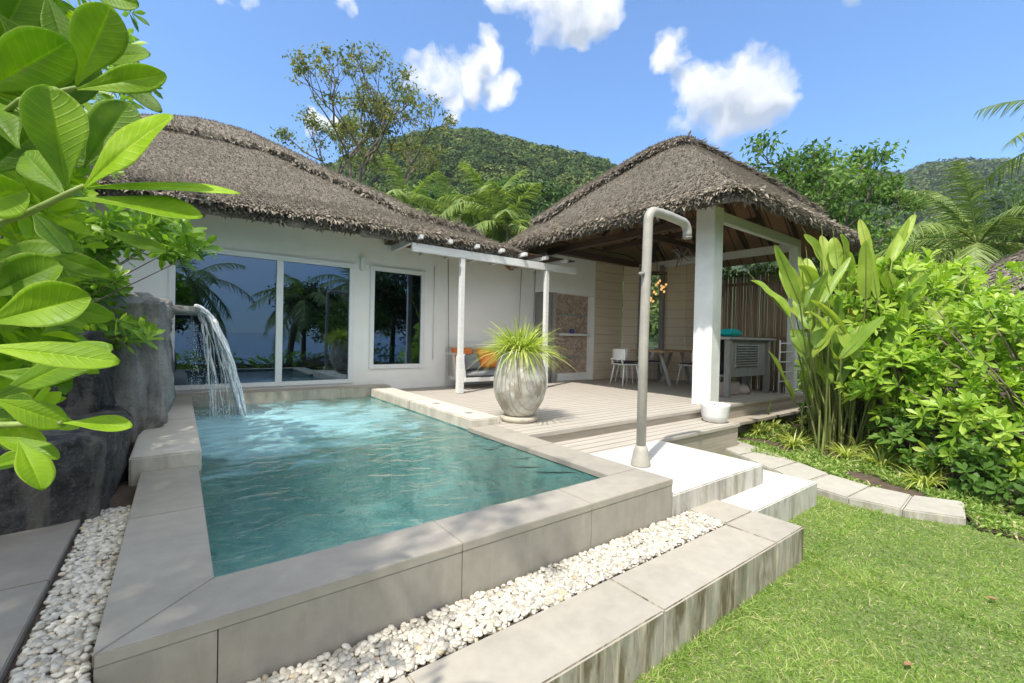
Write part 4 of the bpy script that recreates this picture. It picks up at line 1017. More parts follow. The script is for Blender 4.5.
# ------------------------------------------------------------------ rock waterfall
def rock(bounds, seed, amp, subd=5, power=.42):
    (x0, x1), (y0, y1), (z0, z1) = bounds
    bm = bmesh.new(); bmesh.ops.create_icosphere(bm, subdivisions=subd, radius=1)
    c_ = Vector(((x0+x1)/2, (y0+y1)/2, (z0+z1)/2)); h = Vector(((x1-x0)/2, (y1-y0)/2, (z1-z0)/2))
    for v in bm.verts:
        d = v.co.normalized(); s = Vector([math.copysign(abs(k)**power, k) for k in d]); s /= max(abs(s.x), abs(s.y), abs(s.z))**.6
        p_ = Vector((s.x*h.x, s.y*h.y, s.z*h.z))
        q = p_ + Vector((seed*7.1, seed*3.3, seed))
        dn = mn.fractal(q*1.8, 1, 2, 4)*amp + abs(mn.noise(q*5))*amp*.45 - abs(mn.noise(q*11))*amp*.35 + mn.noise(q*24)*amp*.10
        v.co = c_ + p_ + d*dn
    me = bpy.data.meshes.new('r'); bm.to_mesh(me); bm.free()
    for p_ in me.polygons: p_.use_smooth = True
    return me
rw = thing('rock_waterfall', 'dark boulder waterfall with a flat stone spout over the pool', 'rock waterfall', (-3.2, 3, -.1))
me = rock(((-4.6, -2.98), (1.42, 2.75), (-.25, .36)), 1, .07, 5, .35); me.name = 'boulder'; link('boulder', me, M['rock'], rw, True)
me = rock(((-4.8, -3.14), (2.5, 3.6), (-.2, .95)), 2, .12, 5, .4); link('boulder', me, M['rock'], rw, True)
me = rock(((-3.75, -2.78), (3.05, 5.15), (-.2, 1.24)), 3, .09, 6, .4); link('rock_column', me, M['rockcol'], rw, True)
me = rock(((-4.9, -3.2), (3.4, 5.3), (-.2, 1.4)), 5, .16, 5, .45); link('boulder', me, M['rockcol'], rw, True)
me = rock(((-3.45, -2.52), (4.02, 4.84), (1.12, 1.205)), 4, .018, 5, .5); link('spout', me, M['rockcol'], rw, True)
# falling water: strands leaving the lip
wf = thing('waterfall', 'clear water falling from the stone spout into the pool', 'waterfall', (-2.4, 4.5, -.05))
m = MB()
for k in range(120):
    y = 4.32 + rnd.random()*.22; v0 = (rnd.uniform(.82, 1.02) if k > 26 else rnd.uniform(.3, .8)); pts = []; rad = []
    ph = rnd.uniform(0, 6); top = 1.19; H = top + .06; T = math.sqrt(2*H/9.8)
    dz = rnd.uniform(-.03, .04); drift = rnd.uniform(-.10, .10)
    s0 = 0 if k % 2 else rnd.uniform(0, .4); s1 = 1 if k % 3 else rnd.uniform(.6, .95)
    for i in range(15):
        s = s0 + (s1-s0)*i/14; tt = T*s
        pts.append((-2.56 + v0*tt*1.0 + .012*math.sin(ph+s*16), y + drift*s + .012*math.cos(ph+s*13), top + dz*(1-s) - 4.9*tt*tt))
        rad.append(max(.002, (.0085 + .006*math.sin(ph*3+s*20)) * (1.15 - .35*s)) * (1 if k > 26 else .5))
    m.tube(pts, rad, 6)
m.build('strands', M['fall'], wf)
ico = bmesh.new(); bmesh.ops.create_icosphere(ico, subdivisions=1, radius=1); V0 = np.array([v.co for v in ico.verts]); F0 = np.array([[v.index for v in f.verts] for f in ico.faces]); ico.free()
n_ = 1100; tt = rng.random(n_)**.7; x = -2.60 + rng.random(n_)*.50*tt; C_ = np.stack([x, rng.uniform(4.25, 4.7, n_), 1.14 - 1.2*tt], 1)
k = rng.random(n_) < .3; C_[k] = np.stack([rng.normal(-2.2, .16, k.sum()), rng.normal(4.5, .2, k.sum()), -.06 + np.abs(rng.normal(0, .07, k.sum()))], 1)
S = rng.uniform(.0015, .005, n_)
V = V0[None]*S[:, None, None]*np.array([1, 1, 1.6]) + C_[:, None]; Fd = (F0[None] + (np.arange(n_)*len(V0))[:, None, None]).reshape(-1, 3)
o = bulk('droplets', V.reshape(-1, 3), Fd, M['fall'], wf, smooth=True); o['kind'] = 'stuff'
# ------------------------------------------------------------------ vegetation generators
def grow(p, d, length, r, depth, nb, spread, segs, tips, up=.15, decay=.72):
    pts = [p.copy()]; rad = [r]; k = 4
    for i in range(k):
        d = (d + Vector([rnd.gauss(0, .13) for _ in range(3)]) + Vector((0, 0, up*.3))).normalized()
        p = p + d*length/k; pts.append(p.copy()); rad.append(r*(1-.35*(i+1)/k))
    segs.append((pts, rad))
    if depth == 0: tips.append((p, d)); return
    n_ = rnd.choice(nb)
    for i in range(n_):
        ax = d.orthogonal().normalized(); ax.rotate(Matrix.Rotation(rnd.uniform(0, 6.28) + i*6.28/n_, 3, d))
        nd = (d*math.cos(spread) + ax*math.sin(spread)*rnd.uniform(.7, 1.2)).normalized()
        grow(p, nd, length*decay*rnd.uniform(.8, 1.2), r*.62, depth-1, nb, spread, segs, tips, up, decay)
    if depth >= 2: tips.append((p, d))
def tree(name, label, cat, base, height, mat, depth=4, nb=(2, 3), spread=.6, leaf=.12, per=90, clump=.45, trunk_r=.12, seed=1, group=None, up=.15, decay=.74, lean=(0, 0), first=.34, bark=None, crown=None):
    global rng
    rnd.seed(seed); rng = np.random.default_rng(seed)
    o = thing(name, label, cat, base, 0, group)
    segs, tips = [], []
    cr = crown or height*.55; tot_ = sum(decay**k for k in range(depth)); l1 = cr*.92/tot_/ (math.cos(spread)*.5+.5)
    p0 = Vector(base); dr0 = Vector((lean[0], lean[1], 1)).normalized(); p1 = p0 + dr0*(height-cr)
    segs.append(([p0, p0*.5+p1*.5+Vector((rnd.uniform(-.1, .1), 0, 0)), p1], [trunk_r*1.15, trunk_r, trunk_r*.8]))
    for i in range(3):
        an = i*2.1 + rnd.uniform(0, 1); sp_ = spread*rnd.uniform(.4, 1.1)
        grow(p1 if i else p1 + dr0*.1, (dr0*math.cos(sp_) + Vector((math.cos(an), math.sin(an), 0))*math.sin(sp_)).normalized(), l1, trunk_r*.6, depth-1, nb, spread, segs, tips, up, decay)
    tb_ = MB()
    for pts, rad in segs: tb_.tube(pts, rad, 7 if rad[0] > .03 else 5)
    tb_.build('trunk', bark or M['bark'], o)
    T = np.array([t_[0] for t_ in tips]); n_ = len(T)*per
    c_ = np.repeat(T, per, 0); cs = np.repeat(rng.uniform(.6, 1.35, len(T)), per)
    off = rng.normal(0, 1, (n_, 3)); off = nrm(off) * (rng.random((n_, 1))**.5) * (clump*cs)[:, None]*np.array([1, 1, .7])
    P = c_ + off
    N = nrm(off + rng.normal(0, .5, (n_, 3))*clump + np.array([0, 0, .5*clump]))
    D = rdir(n_, -.2)
    var = np.clip(np.repeat(rng.normal(.45, .16, len(T)), per) + rng.normal(0, .16, n_), 0, 1)
    v_, q_, a_ = leaves(P, D, N, leaf*rng.uniform(.7, 1.4, n_), leaf*rng.uniform(.35, .6, n_), 'oval', 1 if leaf < .2 else 2, .15, .1, var)
    bulk('crown', v_, q_, mat, o, var=a_)
    return o
def palm(name, label, cat, base, height, n_fr, flen, lean, seed, group=None, leaflet=.5, tr=.11, mat=None, elev=(-.4, 1.2), nl=34, wid=.035):
    global rng
    rnd.seed(seed); rng = np.random.default_rng(seed)
    o = thing(name, label, cat, base, 0, group)
    B = Vector(base); pts = []; rad = []
    for i in range(9):
        s = i/8; pts.append(B + Vector((lean[0]*s*s, lean[1]*s*s, height*s))); rad.append(tr*(1.25-.45*s))
    if height > .3: MB().tube(pts, rad, 10).build('trunk', M['palmbark'], o)
    top = pts[-1]
    for k in range(n_fr):
        az = k*2.399 + rnd.uniform(-.2, .2); el = elev[0] + (elev[1]-elev[0])*((k+.5)/n_fr) + rnd.uniform(-.1, .1)
        d0 = Vector((math.cos(az)*math.cos(el), math.sin(az)*math.cos(el), math.sin(el))); L_ = flen*rnd.uniform(.85, 1.1)
        sp = []; ns = 12; p_ = top.copy(); d = d0.copy()
        for i in range(ns+1):
            sp.append(p_.copy()); d = (d + Vector((0, 0, -.055 - .05*i/ns - .04*math.cos(el)))).normalized(); p_ = p_ + d*L_/ns
        mb = MB().tube(sp, [.02*flen/2.2*(1.1-i/ns) for i in range(ns+1)], 5)
        S = np.array([list(q) for q in sp]); ts = np.linspace(.12, .99, nl)
        f = ts*ns; i0 = np.clip(f.astype(int), 0, ns-1); fr2 = (f-i0)[:, None]; C_ = S[i0]*(1-fr2) + S[i0+1]*fr2; Tn = nrm(S[i0+1]-S[i0])
        side = nrm(np.cross(Tn, [0, 0, 1.])); upv = np.cross(side, Tn)
        parts = []
        for sg in (-1, 1):
            D = side*sg*.85 + Tn*.65 - upv*.12 + rng.normal(0, .09, C_.shape); D[:, 2] -= .12
            L2 = leaflet*np.sin(np.pi*(.12+.80*ts))**.7*rng.uniform(.85, 1.1, nl)
            parts.append(leaves(C_, D, upv + rng.normal(0, .15, C_.shape), L2, wid, 'blade', 3, .35, .2, np.clip(rng.normal(.5, .2, nl) + (.25 if k < n_fr*.2 else 0), 0, 1)))
        v_, q_, a_ = join(parts)
        nb_ = len(v_); tv = np.array(mb.v); tq = np.array([f_ for f_ in mb.f if len(f_) == 4])
        V = np.vstack([v_, tv]); Q = np.vstack([q_, tq + nb_]); A = np.concatenate([a_, np.full(len(tv), .8)])
        bulk('frond', V, Q, mat or M['leaf_palm'], o, var=A)
    return o
def rosettes(T, Dr, leaf, n_leaf, wr=.38, prof='obov', ns=4, var0=.5, spreadv=.13):
    n_ = len(T); P = np.repeat(T, n_leaf, 0); D0 = np.repeat(nrm(Dr), n_leaf, 0)
    k = np.tile(np.arange(n_leaf), n_); az = k*2.4 + np.repeat(rng.uniform(0, 6.28, n_), n_leaf)
    A = nrm(np.cross(D0, np.array([.3, .2, .9])+rng.normal(0, .01, D0.shape))); B = np.cross(D0, A)
    rad = A*np.cos(az)[:, None] + B*np.sin(az)[:, None]
    op = (.35 + .75*(1 - k/n_leaf))[:, None] * rng.uniform(.8, 1.2, (len(P), 1))
    D = nrm(D0*np.cos(op*1.25) + rad*np.sin(op*1.25))
    N = nrm(D0*np.sin(op*1.25) - rad*np.cos(op*1.25)*-1 if False else D0 - D*(D*D0).sum(1, keepdims=True) + rng.normal(0, .12, D.shape))
    P = P - D0*(leaf*.35*(1-k/n_leaf))[:, None]
    S = np.repeat(rng.uniform(.75, 1.2, n_), n_leaf)*rng.uniform(.8, 1.15, len(P))
    var = np.clip(np.repeat(rng.normal(var0, .12, n_), n_leaf) + rng.normal(0, spreadv, len(P)) + .12*(k/n_leaf), 0, 1)
    return leaves(P, D, N, leaf*S, leaf*wr*S, prof, ns, .12, .12, var)
def shrub(name, label, base, blobs, n_t, leaf, mat, seed, n_leaf=9, var0=.5, wr=.4, cat='shrub', group=None, shell=.55):
    """a bush: leaf rosettes at the ends of branches that fill the blobs (centre, radii)"""
    global rng
    rnd.seed(seed); rng = np.random.default_rng(seed)
    o = thing(name, label, cat, base, 0, group); B = Vector(base); Ts, Ds = [], []; mb = MB()
    tot = sum(b[1][0]*b[1][1]+b[1][1]*b[1][2] for b in blobs)
    for c_, r_ in blobs:
        n_ = int(n_t*(r_[0]*r_[1]+r_[1]*r_[2])/tot)
        d = rdir(n_, .25); rr = shell + (1-shell)*rng.random((n_, 1))**.6; rr *= 1 + .42*rng.normal(0, .5, (n_, 1))
        Ts.append(np.array(c_) + d*rr*np.array(r_)); Ds.append(nrm(d + np.array([0, 0, .7])))
        for i in range(0, n_, 6):
            q = Ts[-1][i]; mid = B*.45 + Vector(q)*.55 + Vector((0, 0, .1)); st_ = B + Vector((rnd.gauss(0, .08), rnd.gauss(0, .08), 0))
            mb.tube([st_, mid, Vector(q)], [.016, .011, .005], 5)
    T = np.vstack(Ts); Dd = np.vstack(Ds); ok = T[:, 2] > base[2] + .03; T, Dd = T[ok], Dd[ok]
    v_, q_, a_ = rosettes(T, Dd, leaf, n_leaf, wr, var0=var0)
    bulk('foliage', v_, q_, mat, o, var=a_, smooth=True); mb.build('branches', M['bark'], o)
    return o

# ------------------------------------------------------------------ left foreground shrub
fg = thing('foreground_shrub', 'large leaved glossy green shrub filling the left edge of the view', 'shrub', (-3.9, -.6, -.05))
def big_leaf(a, b, wpx, da=.72, db=.72, var=.6, face=None, droop=.05):
    A = PT(a[0], a[1], da); Bp = PT(b[0], b[1], db); D = Bp - A; L_ = D.length; W_ = wpx*rnd.uniform(.74, .95)/F*(da+db)/2
    N = (CAM - (A+Bp)/2).normalized() + Vector((rnd.uniform(-.35, .35), rnd.uniform(-.3, .3), 0)) + Vector(face or (0, 0, .5))
    Dn = D.normalized(); N = (N - Dn*N.dot(Dn)).normalized(); S = Dn.cross(N)
    us = [-1, -.8, -.4, -.07, -.035, .035, .07, .4, .8, 1]; nt = 22; V = []; va = []; lu_ = []; lt_ = []
    cv = rnd.uniform(.02, .22); tw = rnd.uniform(-.55, .55); wv = rnd.uniform(.02, .11); ph = rnd.uniform(0, 6)
    for i in range(nt+1):
        t_ = i/nt; w_ = float(PROF['obov'](np.array([t_]))[0])*W_/2; ca, sa = math.cos(tw*t_), math.sin(tw*t_)
        S2 = S*ca + N*sa; N2 = N*ca - S*sa
        for u in us:
            h = (u*u*cv*2 - (.07 if abs(u) < .05 else 0)*(1-t_) + wv*math.sin(t_*8+ph+u)*abs(u))*w_
            V.append(A + D*t_ + S2*(u*w_) + N2*(h - .10*L_*(t_-t_*t_)*-1*.6 - droop*L_*t_*t_))
            lu_.append(u); lt_.append(t_); va.append(min(1, var + (.14 if abs(u) < .05 else (-.04 if abs(u) < .1 else .05*math.sin(ph+t_*5))) ))
    k = len(us); Q = [(i*k+j, i*k+j+1, (i+1)*k+j+1, (i+1)*k+j) for i in range(nt) for j in range(k-1)]
    o = bulk('leaf', np.array([list(p_) for p_ in V]), np.array(Q), M['leaf_near'], fg, var=va, smooth=True)
    for nm_, dat in (('lu', lu_), ('lt', lt_)):
        at_ = o.data.attributes.new(nm_, 'FLOAT', 'POINT'); at_.data.foreach_set('value', np.asarray(dat, np.float32))
    md = o.modifiers.new('t', 'SOLIDIFY'); md.thickness = .0006
    return o
BL = [((67,192),(50,84),52,.70,.68,.55), ((82,190),(166,112),60,.70,.66,.80,(0,-.3,.8)), ((84,168),(130,102),50,.76,.80,.35), ((80,188),(238,186),30,.70,.72,.78,(.2,0,.6)),
      ((70,198),(199,212),36,.70,.70,.60,(.1,0,.9)), ((-40,210),(26,190),56,.66,.68,.6), ((-25,95),(70,42),60,.66,.70,.55), ((76,86),(112,6),50,.80,.80,.6),
      ((74,90),(165,74),36,.80,.84,.62), ((88,60),(148,52),34,.95,.95,.40), ((-5,10),(48,70),34,.85,.9,.3), ((45,-10),(70,60),30,.9,.9,.45), ((80,-12),(138,4),30,.85,.88,.6),
      ((-20,325),(88,296),50,.62,.66,.62), ((-30,346),(118,360),36,.60,.66,.72,(.2,0,.5)), ((-10,400),(108,344),42,.70,.74,.45), ((-10,398),(66,424),30,.62,.66,.62), ((62,423),(131,425),21,.66,.68,.75,(.3,0,.5)),
      ((18,440),(44,488),30,.62,.60,.68), ((-12,436),(58,456),26,.66,.66,.5), ((-20,300),(60,262),44,.80,.85,.42), ((-20,262),(64,250),34,.85,.88,.35), ((10,240),(110,275),24,.95,1.0,.45),
      ((-12,372),(70,380),26,.72,.74,.4), ((20,150),(-30,90),50,.8,.8,.35), ((30,210),(70,252),30,.85,.85,.3), ((66,196),(20,150),40,.78,.8,.32), ((35,300),(112,318),24,.9,.95,.5),
      ((-25,180),(40,130),44,.86,.9,.28), ((50,120),(95,60),36,1.0,1.02,.3), ((-10,60),(30,-20),46,.9,.9,.35), ((110,70),(160,110),20,1.05,1.05,.3),((100,230),(165,250),18,1.1,1.1,.4),((-20,420),(30,400),30,.75,.75,.3),((-20,470),(30,455),24,.7,.7,.45)]
for b in BL: big_leaf(*b[:5], var=b[5], face=b[6] if len(b) > 6 else None)
m = MB()
def stem(pp, r0, r1):
    P_ = [PT(*q) for q in pp]; n_ = len(P_); m.tube(P_, [r0 + (r1-r0)*i/(n_-1) for i in range(n_)], 8)
stem([(-60,250,.68),(-10,226,.69),(30,212,.70),(67,194,.70),(84,186,.70)], .007, .004)
stem([(-40,150,.85),(20,100,.82),(76,88,.80)], .006, .004); stem([(-40,440,.66),(0,425,.66),(62,423,.66)], .006, .004); stem([(-50,340,.66),(-10,335,.65)], .008, .005)
stem([(-60,250,.68),(-90,420,.8),(-120,640,1.0)], .012, .02); stem([(-60,330,.66),(-90,420,.8)], .007, .012); stem([(-40,150,.85),(-60,250,.68)], .008, .01); stem([(-40,440,.66),(-90,420,.8)], .006, .012)
m.build('branch', mat_plain('green_branch', (.20, .27, .06), .6, .3, 20), fg)
# mid-distance leaves of the same kind behind, standing left of the rocks
rng = np.random.default_rng(21)
T = []; Dd = []
for px, py, dd, sx2, sy2, n_ in ((15,50,1.5,50,50,26), (45,190,1.7,40,60,22), (20,300,1.6,40,60,34), (0,390,1.4,24,40,10), (20,120,2.4,50,90,40), (70,40,1.9,34,30,16), (30,240,2.2,40,80,30)):
    for _ in range(n_):
        q = PT(px + rng.normal(0, sx2*.6), py + rng.normal(0, sy2*.6), dd*rng.uniform(.85, 1.25))
        T.append(list(q)); Dd.append(list(_r*rng.uniform(.2, 1) + Vector((0, 0, rng.uniform(.1, 1))) - _f*rng.uniform(-.2, .6)))
v_, q_, a_ = rosettes(np.array(T), np.array(Dd), .12, 9, .34, ns=6, var0=.42); bulk('foliage', v_, q_, M['leaf_near'], fg, var=a_, smooth=True)
# second finer shrub over the rocks
sb = thing('rock_shrub', 'fine leaved green shrub arching over the dark waterfall rocks', 'shrub', (-4.1, 3.2, 0))
T = []; Dd = []; mb = MB(); root = Vector((-4.1, 3.0, .3))
for px, py, dd, sx2, sy2, n_ in ((110,235,3.6,34,22,64), (60,225,3.4,40,30,60), (130,335,3.5,16,10,14), (185,245,3.4,16,12,22), (165,225,3.5,20,16,20), (40,150,4.0,50,50,90), (95,285,3.5,26,14,28), (120,60,4.5,22,50,26), (80,320,3.6,25,20,24), (60,90,4.4,50,50,60)):
    for j in range(n_):
        q = PT(px + rng.normal(0, sx2*.6), py + rng.normal(0, sy2*.6), dd*rng.uniform(.92, 1.1))
        T.append(list(q)); Dd.append(list(_r*rng.uniform(.0, 1.2) + Vector((0, 0, rng.uniform(-.1, .9))) - _f*rng.uniform(-.1, .5)))
        if j % 12 == 0: mb.tube([root, root*.5 + q*.5 + Vector((-.1, .1, .05)), q], [.009, .006, .003], 5)
v_, q_, a_ = rosettes(np.array(T), np.array(Dd), .125, 9, .34, ns=4, var0=.45); bulk('foliage', v_, q_, M['leaf_shrub'], sb, var=a_, smooth=True); mb.build('branches', M['bark'], sb)

# shade tree to the left of the viewer (throws the dappled shade on the pool's left half)
def shade_tree():
    global rng
    rnd.seed(9); rng = np.random.default_rng(9)
    o = thing('shade_tree', 'spreading shade tree left of the pool terrace', 'tree', (-6.9, -1.6, -.5))
    m = MB(); fork = Vector((-6.5, -1.3, 2.4)); m.tube([(-6.9, -1.6, -.5), (-6.8, -1.5, 1), fork], [.17, .14, .11], 10)
    C0 = np.array((-5.1, -.25, 4.3)); n_ = 150; d = rdir(n_); T = C0 + d*(rng.random((n_, 1))**.4)*np.array((2.05, 2.2, .8))
    T = T[(T[:, 1] > -1.05) | (T[:, 0] < -6.2)]; T = np.vstack([T, np.stack([-5.6+rng.uniform(-.6, .6, 9), 1.0+rng.uniform(-.4, 2.2, 9), rng.uniform(3.6, 4.6, 9)], 1)])
    for i in range(0, len(T), 3):
        q = Vector(T[i]); m.tube([fork, fork*.5+q*.5+Vector((0, 0, .2)), q], [.045, .025, .008], 5)
    m.build('trunk', M['bark'], o)
    per = 110; N_ = len(T)*per; off = nrm(rng.normal(size=(N_, 3)))*(rng.random((N_, 1))**.5)*.42
    v_, q_, a_ = leaves(np.repeat(T, per, 0)+off, rdir(N_, -.2), rdir(N_, 1), rng.uniform(.08, .15, N_), rng.uniform(.04, .07, N_), 'oval', 2)
    bulk('crown', v_, q_, M['leaf_mid'], o, var=a_)
shade_tree()

# ------------------------------------------------------------------ right planting
# heliconia clump
hc = thing('heliconia_clump', 'tall heliconia clump with paddle leaves beside the deck end', 'heliconia', (4.1, .3, -.47))
rnd.seed(4); rng = np.random.default_rng(4)
def helic(base, a, b, wpx, d1, d2, var, droop=.1, cane=True):
    A = PT(a[0], a[1], d1); Bp = PT(b[0], b[1], d2); D = Bp-A; L_ = D.length
    N = (CAM-(A+Bp)/2).normalized() + Vector((rnd.uniform(-1.1, 1.1), rnd.uniform(-.4, .4), .5))
    v_, q_, a_ = leaves([A], [D+Vector((0, 0, droop*L_))], [N], L_, wpx/F*(d1+d2)/2, 'paddle', 18, droop, .2, var, .12)
    o = bulk('leaf', v_, q_, M['leaf_helic'], hc, var=a_, smooth=True)
    if cane:
        mid = base*.4 + A*.6 + Vector((0, 0, .05))
        v = MB().tube([base, mid, A, A+D*.9 + Vector((0, 0, droop*L_*.1))], [.014, .012, .008, .002], 6)
        c_ = bulk('stalk', np.array(v.v), np.array([f_ for f_ in v.f if len(f_) == 4]), M['cane'], hc, var=np.full(len(v.v), rnd.uniform(.2, .9)), smooth=True)
HL = [((790,318),(742,268),20,.5),((792,300),(776,248),16,.6),((800,305),(773,240),18,.55),((793,400),(765,343),15,.72),((812,300),(805,243),18,.7),((828,290),(820,215),17,.75),((845,300),(850,232),20,.8),((838,270),(832,225),16,.85),
      ((866,300),(866,235),22,.7),((880,290),(912,212),14,.95),((892,262),(918,207),12,.9),((860,345),(852,290),26,1.0),((872,345),(845,300),22,.95),((884,330),(892,262),22,.6),((905,300),(985,262),18,.8),((915,310),(975,270),14,.7),
      ((922,345),(932,292),18,.6),((830,350),(828,305),18,.6),((810,330),(790,290),14,.5),((836,375),(826,335),17,.7),((850,420),(846,360),18,.6),((812,400),(800,352),10,.5),((902,345),(905,300),20,.55),((890,300),(870,262),14,.45),
      ((870,260),(858,212),12,.85),((822,262),(800,225),12,.6),((848,262),(838,215),10,.9),((876,380),(880,320),20,.5),((925,300),(945,255),12,.8),((860,300),(880,250),16,.6),((842,330),(818,280),20,.5),((864,330),(875,285),20,.85)]
HL = [(a, b, w_, (v if i % 4 == 0 else min(v, .68))) for i, (a, b, w_, v) in enumerate(HL)]
for _ in range(70):
    ax, ay = rnd.uniform(800, 925), rnd.uniform(290, 400); an = rnd.uniform(-.8, .8); ll = rnd.uniform(35, 70)
    HL.append(((ax, ay), (ax + ll*math.sin(an), ay - ll*math.cos(an)), rnd.uniform(10, 22), rnd.uniform(.25, .8)))
for i, (a, b, wp, vr) in enumerate(HL):
    d1 = 5.6 + rnd.uniform(-.35, .45); bs_ = PT(845 + (a[0]-850)*.35 + rnd.uniform(-14, 14), 440, 1); bs_ = ZP(842 + (a[0]-850)*.45 + rnd.uniform(-8, 8), 446 + rnd.uniform(-6, 8), -.47)
    helic(bs_, a, b, wp*rnd.uniform(.55, .85), d1, d1 + rnd.uniform(-.35, .3), vr, rnd.choice((.08, .15, .28, .42)))
for k in range(34):   # bare canes
    b_ = ZP(rnd.uniform(800, 920), rnd.uniform(440, 456), -.47); h_ = rnd.uniform(.7, 1.5)
    v = MB().tube([b_, b_+Vector((rnd.gauss(0, .03), rnd.gauss(0, .03), h_*.5)), b_+Vector((rnd.gauss(0, .09), rnd.gauss(0, .09), h_))], [.014, .012, .007], 6)
    bulk('stalk', np.array(v.v), np.array([f_ for f_ in v.f if len(f_) == 4]), M['cane'], hc, var=np.full(len(v.v), rnd.uniform(0, 1)), smooth=True)
# bright shrubs on the right
c1_ = PT(915, 350, 5.4)
def blob(px, py, d, rpx, rpy=None): 
    r_ = rpx/F*d; return (tuple(PT(px, py, d)), (r_, r_, (rpy or rpx)/F*d))
shrub('bright_shrub', 'bright lime green shrub behind the heliconia clump', (4.6, -.35, -.47), [blob(905, 320, 6.2, 46, 62), blob(950, 318, 6.4, 55, 52), blob(870, 350, 6.4, 40, 60), blob(835, 380, 6.6, 30, 40), blob(890, 375, 5.2, 34, 40), blob(862, 310, 5.7, 36, 44), blob(900, 290, 5.8, 36, 30)], 1050, .15, M['leaf_shrub'], 31, var0=.74, wr=.34)
shrub('bright_shrub', 'bright lime green shrub filling the right edge behind the lawn', (4.2, -1.7, -.47), [blob(990, 345, 4.9, 60, 50), blob(1050, 345, 4.6, 60, 58), blob(935, 385, 5.0, 42, 45), blob(985, 430, 4.5, 55, 50), blob(1050, 440, 4.3, 70, 60)], 620, .13, M['leaf_shrub'], 32, var0=.76, wr=.34)
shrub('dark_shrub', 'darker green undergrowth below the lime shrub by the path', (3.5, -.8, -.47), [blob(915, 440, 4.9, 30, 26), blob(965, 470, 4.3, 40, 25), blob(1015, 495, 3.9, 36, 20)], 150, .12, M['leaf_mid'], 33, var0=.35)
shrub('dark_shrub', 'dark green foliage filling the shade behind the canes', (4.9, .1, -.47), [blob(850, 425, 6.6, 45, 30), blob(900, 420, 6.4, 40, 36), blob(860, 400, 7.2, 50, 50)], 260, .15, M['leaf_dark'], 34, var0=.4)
gx = rng.uniform(2.3, 5.6, 60000); gy = rng.uniform(-2.4, 1.5, 60000)
k = in_poly(gx, gy, bedp); gx, gy = gx[k], gy[k]; cl2 = np.array([mn.noise(Vector((a*2.2, b*2.2, 5))) for a, b in zip(gx, gy)]); k = cl2 > -.12; gx, gy, cl2 = gx[k], gy[k], cl2[k]; n_ = len(gx)
v_, q_, a_ = leaves(np.stack([gx, gy, np.full(n_, -.47) + rng.random(n_)*.10*(cl2+.4)], 1), rdir(n_, .6), rdir(n_, 1.2), rng.uniform(.03, .075, n_), rng.uniform(.008, .025, n_), 'oval', 2, .2, .2)
o = bulk('ground_cover', v_, q_, M['grass'], var=a_); tag(o, 'low green ground cover on the soil under the shrubs', 'ground cover', kind='stuff')
# spider-plant clumps along the path
vg = None
spots = [(760,440),(778,428),(794,452),(812,432),(826,440),(846,464),(864,448),(880,474),(892,452),(905,466),(920,462),(940,488),(925,492),(752,432),(772,436),(786,446),(806,440),(818,450),(838,452),(858,458),(876,462),(896,468),(912,473),(930,482),(800,428),(740,428),(848,446),(884,455)]
for i, (px, py) in enumerate(spots):
    b_ = ZP(px, py-4, -.47); rng = np.random.default_rng(60+i); n_ = 80
    a = rng.uniform(0, 6.28, n_); D = np.stack([np.cos(a)*.55, np.sin(a)*.55, rng.uniform(.4, 1.3, n_)], 1)
    v_, q_, a_ = leaves(np.tile(list(b_), (n_, 1)) + rng.normal(0, .015, (n_, 3))*[1, 1, 0], D, np.tile([0, 0, 1.], (n_, 1)), rng.uniform(.28, .52, n_), rng.uniform(.016, .026, n_), 'strap', 5, rng.uniform(.3, .8, n_), .2, np.clip(rng.normal(.5, .25, n_), 0, 1))
    o = thing('spider_plant', 'low yellow striped grassy clump along the stone edging', 'spider plant', b_, 0, 'yellow striped clumps along the path edging')
    bulk('foliage', v_, q_, M['leaf_var'], o, var=a_)
for i, (px, py, lb, h_) in enumerate([(775, 418, 'small red leaved plant by the deck end', .42), (922, 474, 'dark red leaved plant under the lime shrub', .5), (886, 458, 'small dark red leaved plant between canes and shrub', .35), (905, 466, 'low maroon leaved plant nearest the path end', .25)]):
    b_ = ZP(px, py, -.47); rng = np.random.default_rng(90+i); n_ = 42; a = rng.uniform(0, 6.28, n_); zz = rng.uniform(.3, 1, n_)*h_
    P = np.stack([np.full(n_, b_.x), np.full(n_, b_.y), -.47+zz], 1)
    v_, q_, a_ = leaves(P, np.stack([np.cos(a), np.sin(a), rng.uniform(.3, 1.2, n_)], 1), np.tile([0, 0, 1.], (n_, 1)), rng.uniform(.14, .24, n_), .04, 'oval', 4, .3, .2)
    o = thing('cordyline', lb, 'red plant', b_, 0); bulk('foliage', v_, q_, M['leaf_red'], o, var=a_); MB().tube([b_, b_+Vector((0, 0, h_))], .008, 6).build('stem', M['bark'], o)
for i, (px, py, lb) in enumerate([(755, 428, 'thin upright leafy stem beside the white bowl'), (768, 430, 'small green leafy sprig next to the deck corner')]):
    b_ = ZP(px, py, -.47); rng = np.random.default_rng(99+i); n_ = 40; zz = rng.uniform(.05, .45, n_); a = rng.uniform(0, 6.28, n_)
    v_, q_, a_ = leaves(np.stack([np.full(n_, b_.x), np.full(n_, b_.y), -.47+zz], 1), np.stack([np.cos(a), np.sin(a), np.full(n_, .6)], 1), np.tile([0, 0, 1.], (n_, 1)), .07, .018, 'oval', 3)
    o = thing('leafy_sprig', lb, 'plant', b_); bulk('foliage', v_, q_, M['leaf_mid'], o, var=a_); MB().tube([b_, b_+Vector((0, 0, .45))], .004, 5).build('stem', M['cane'], o)

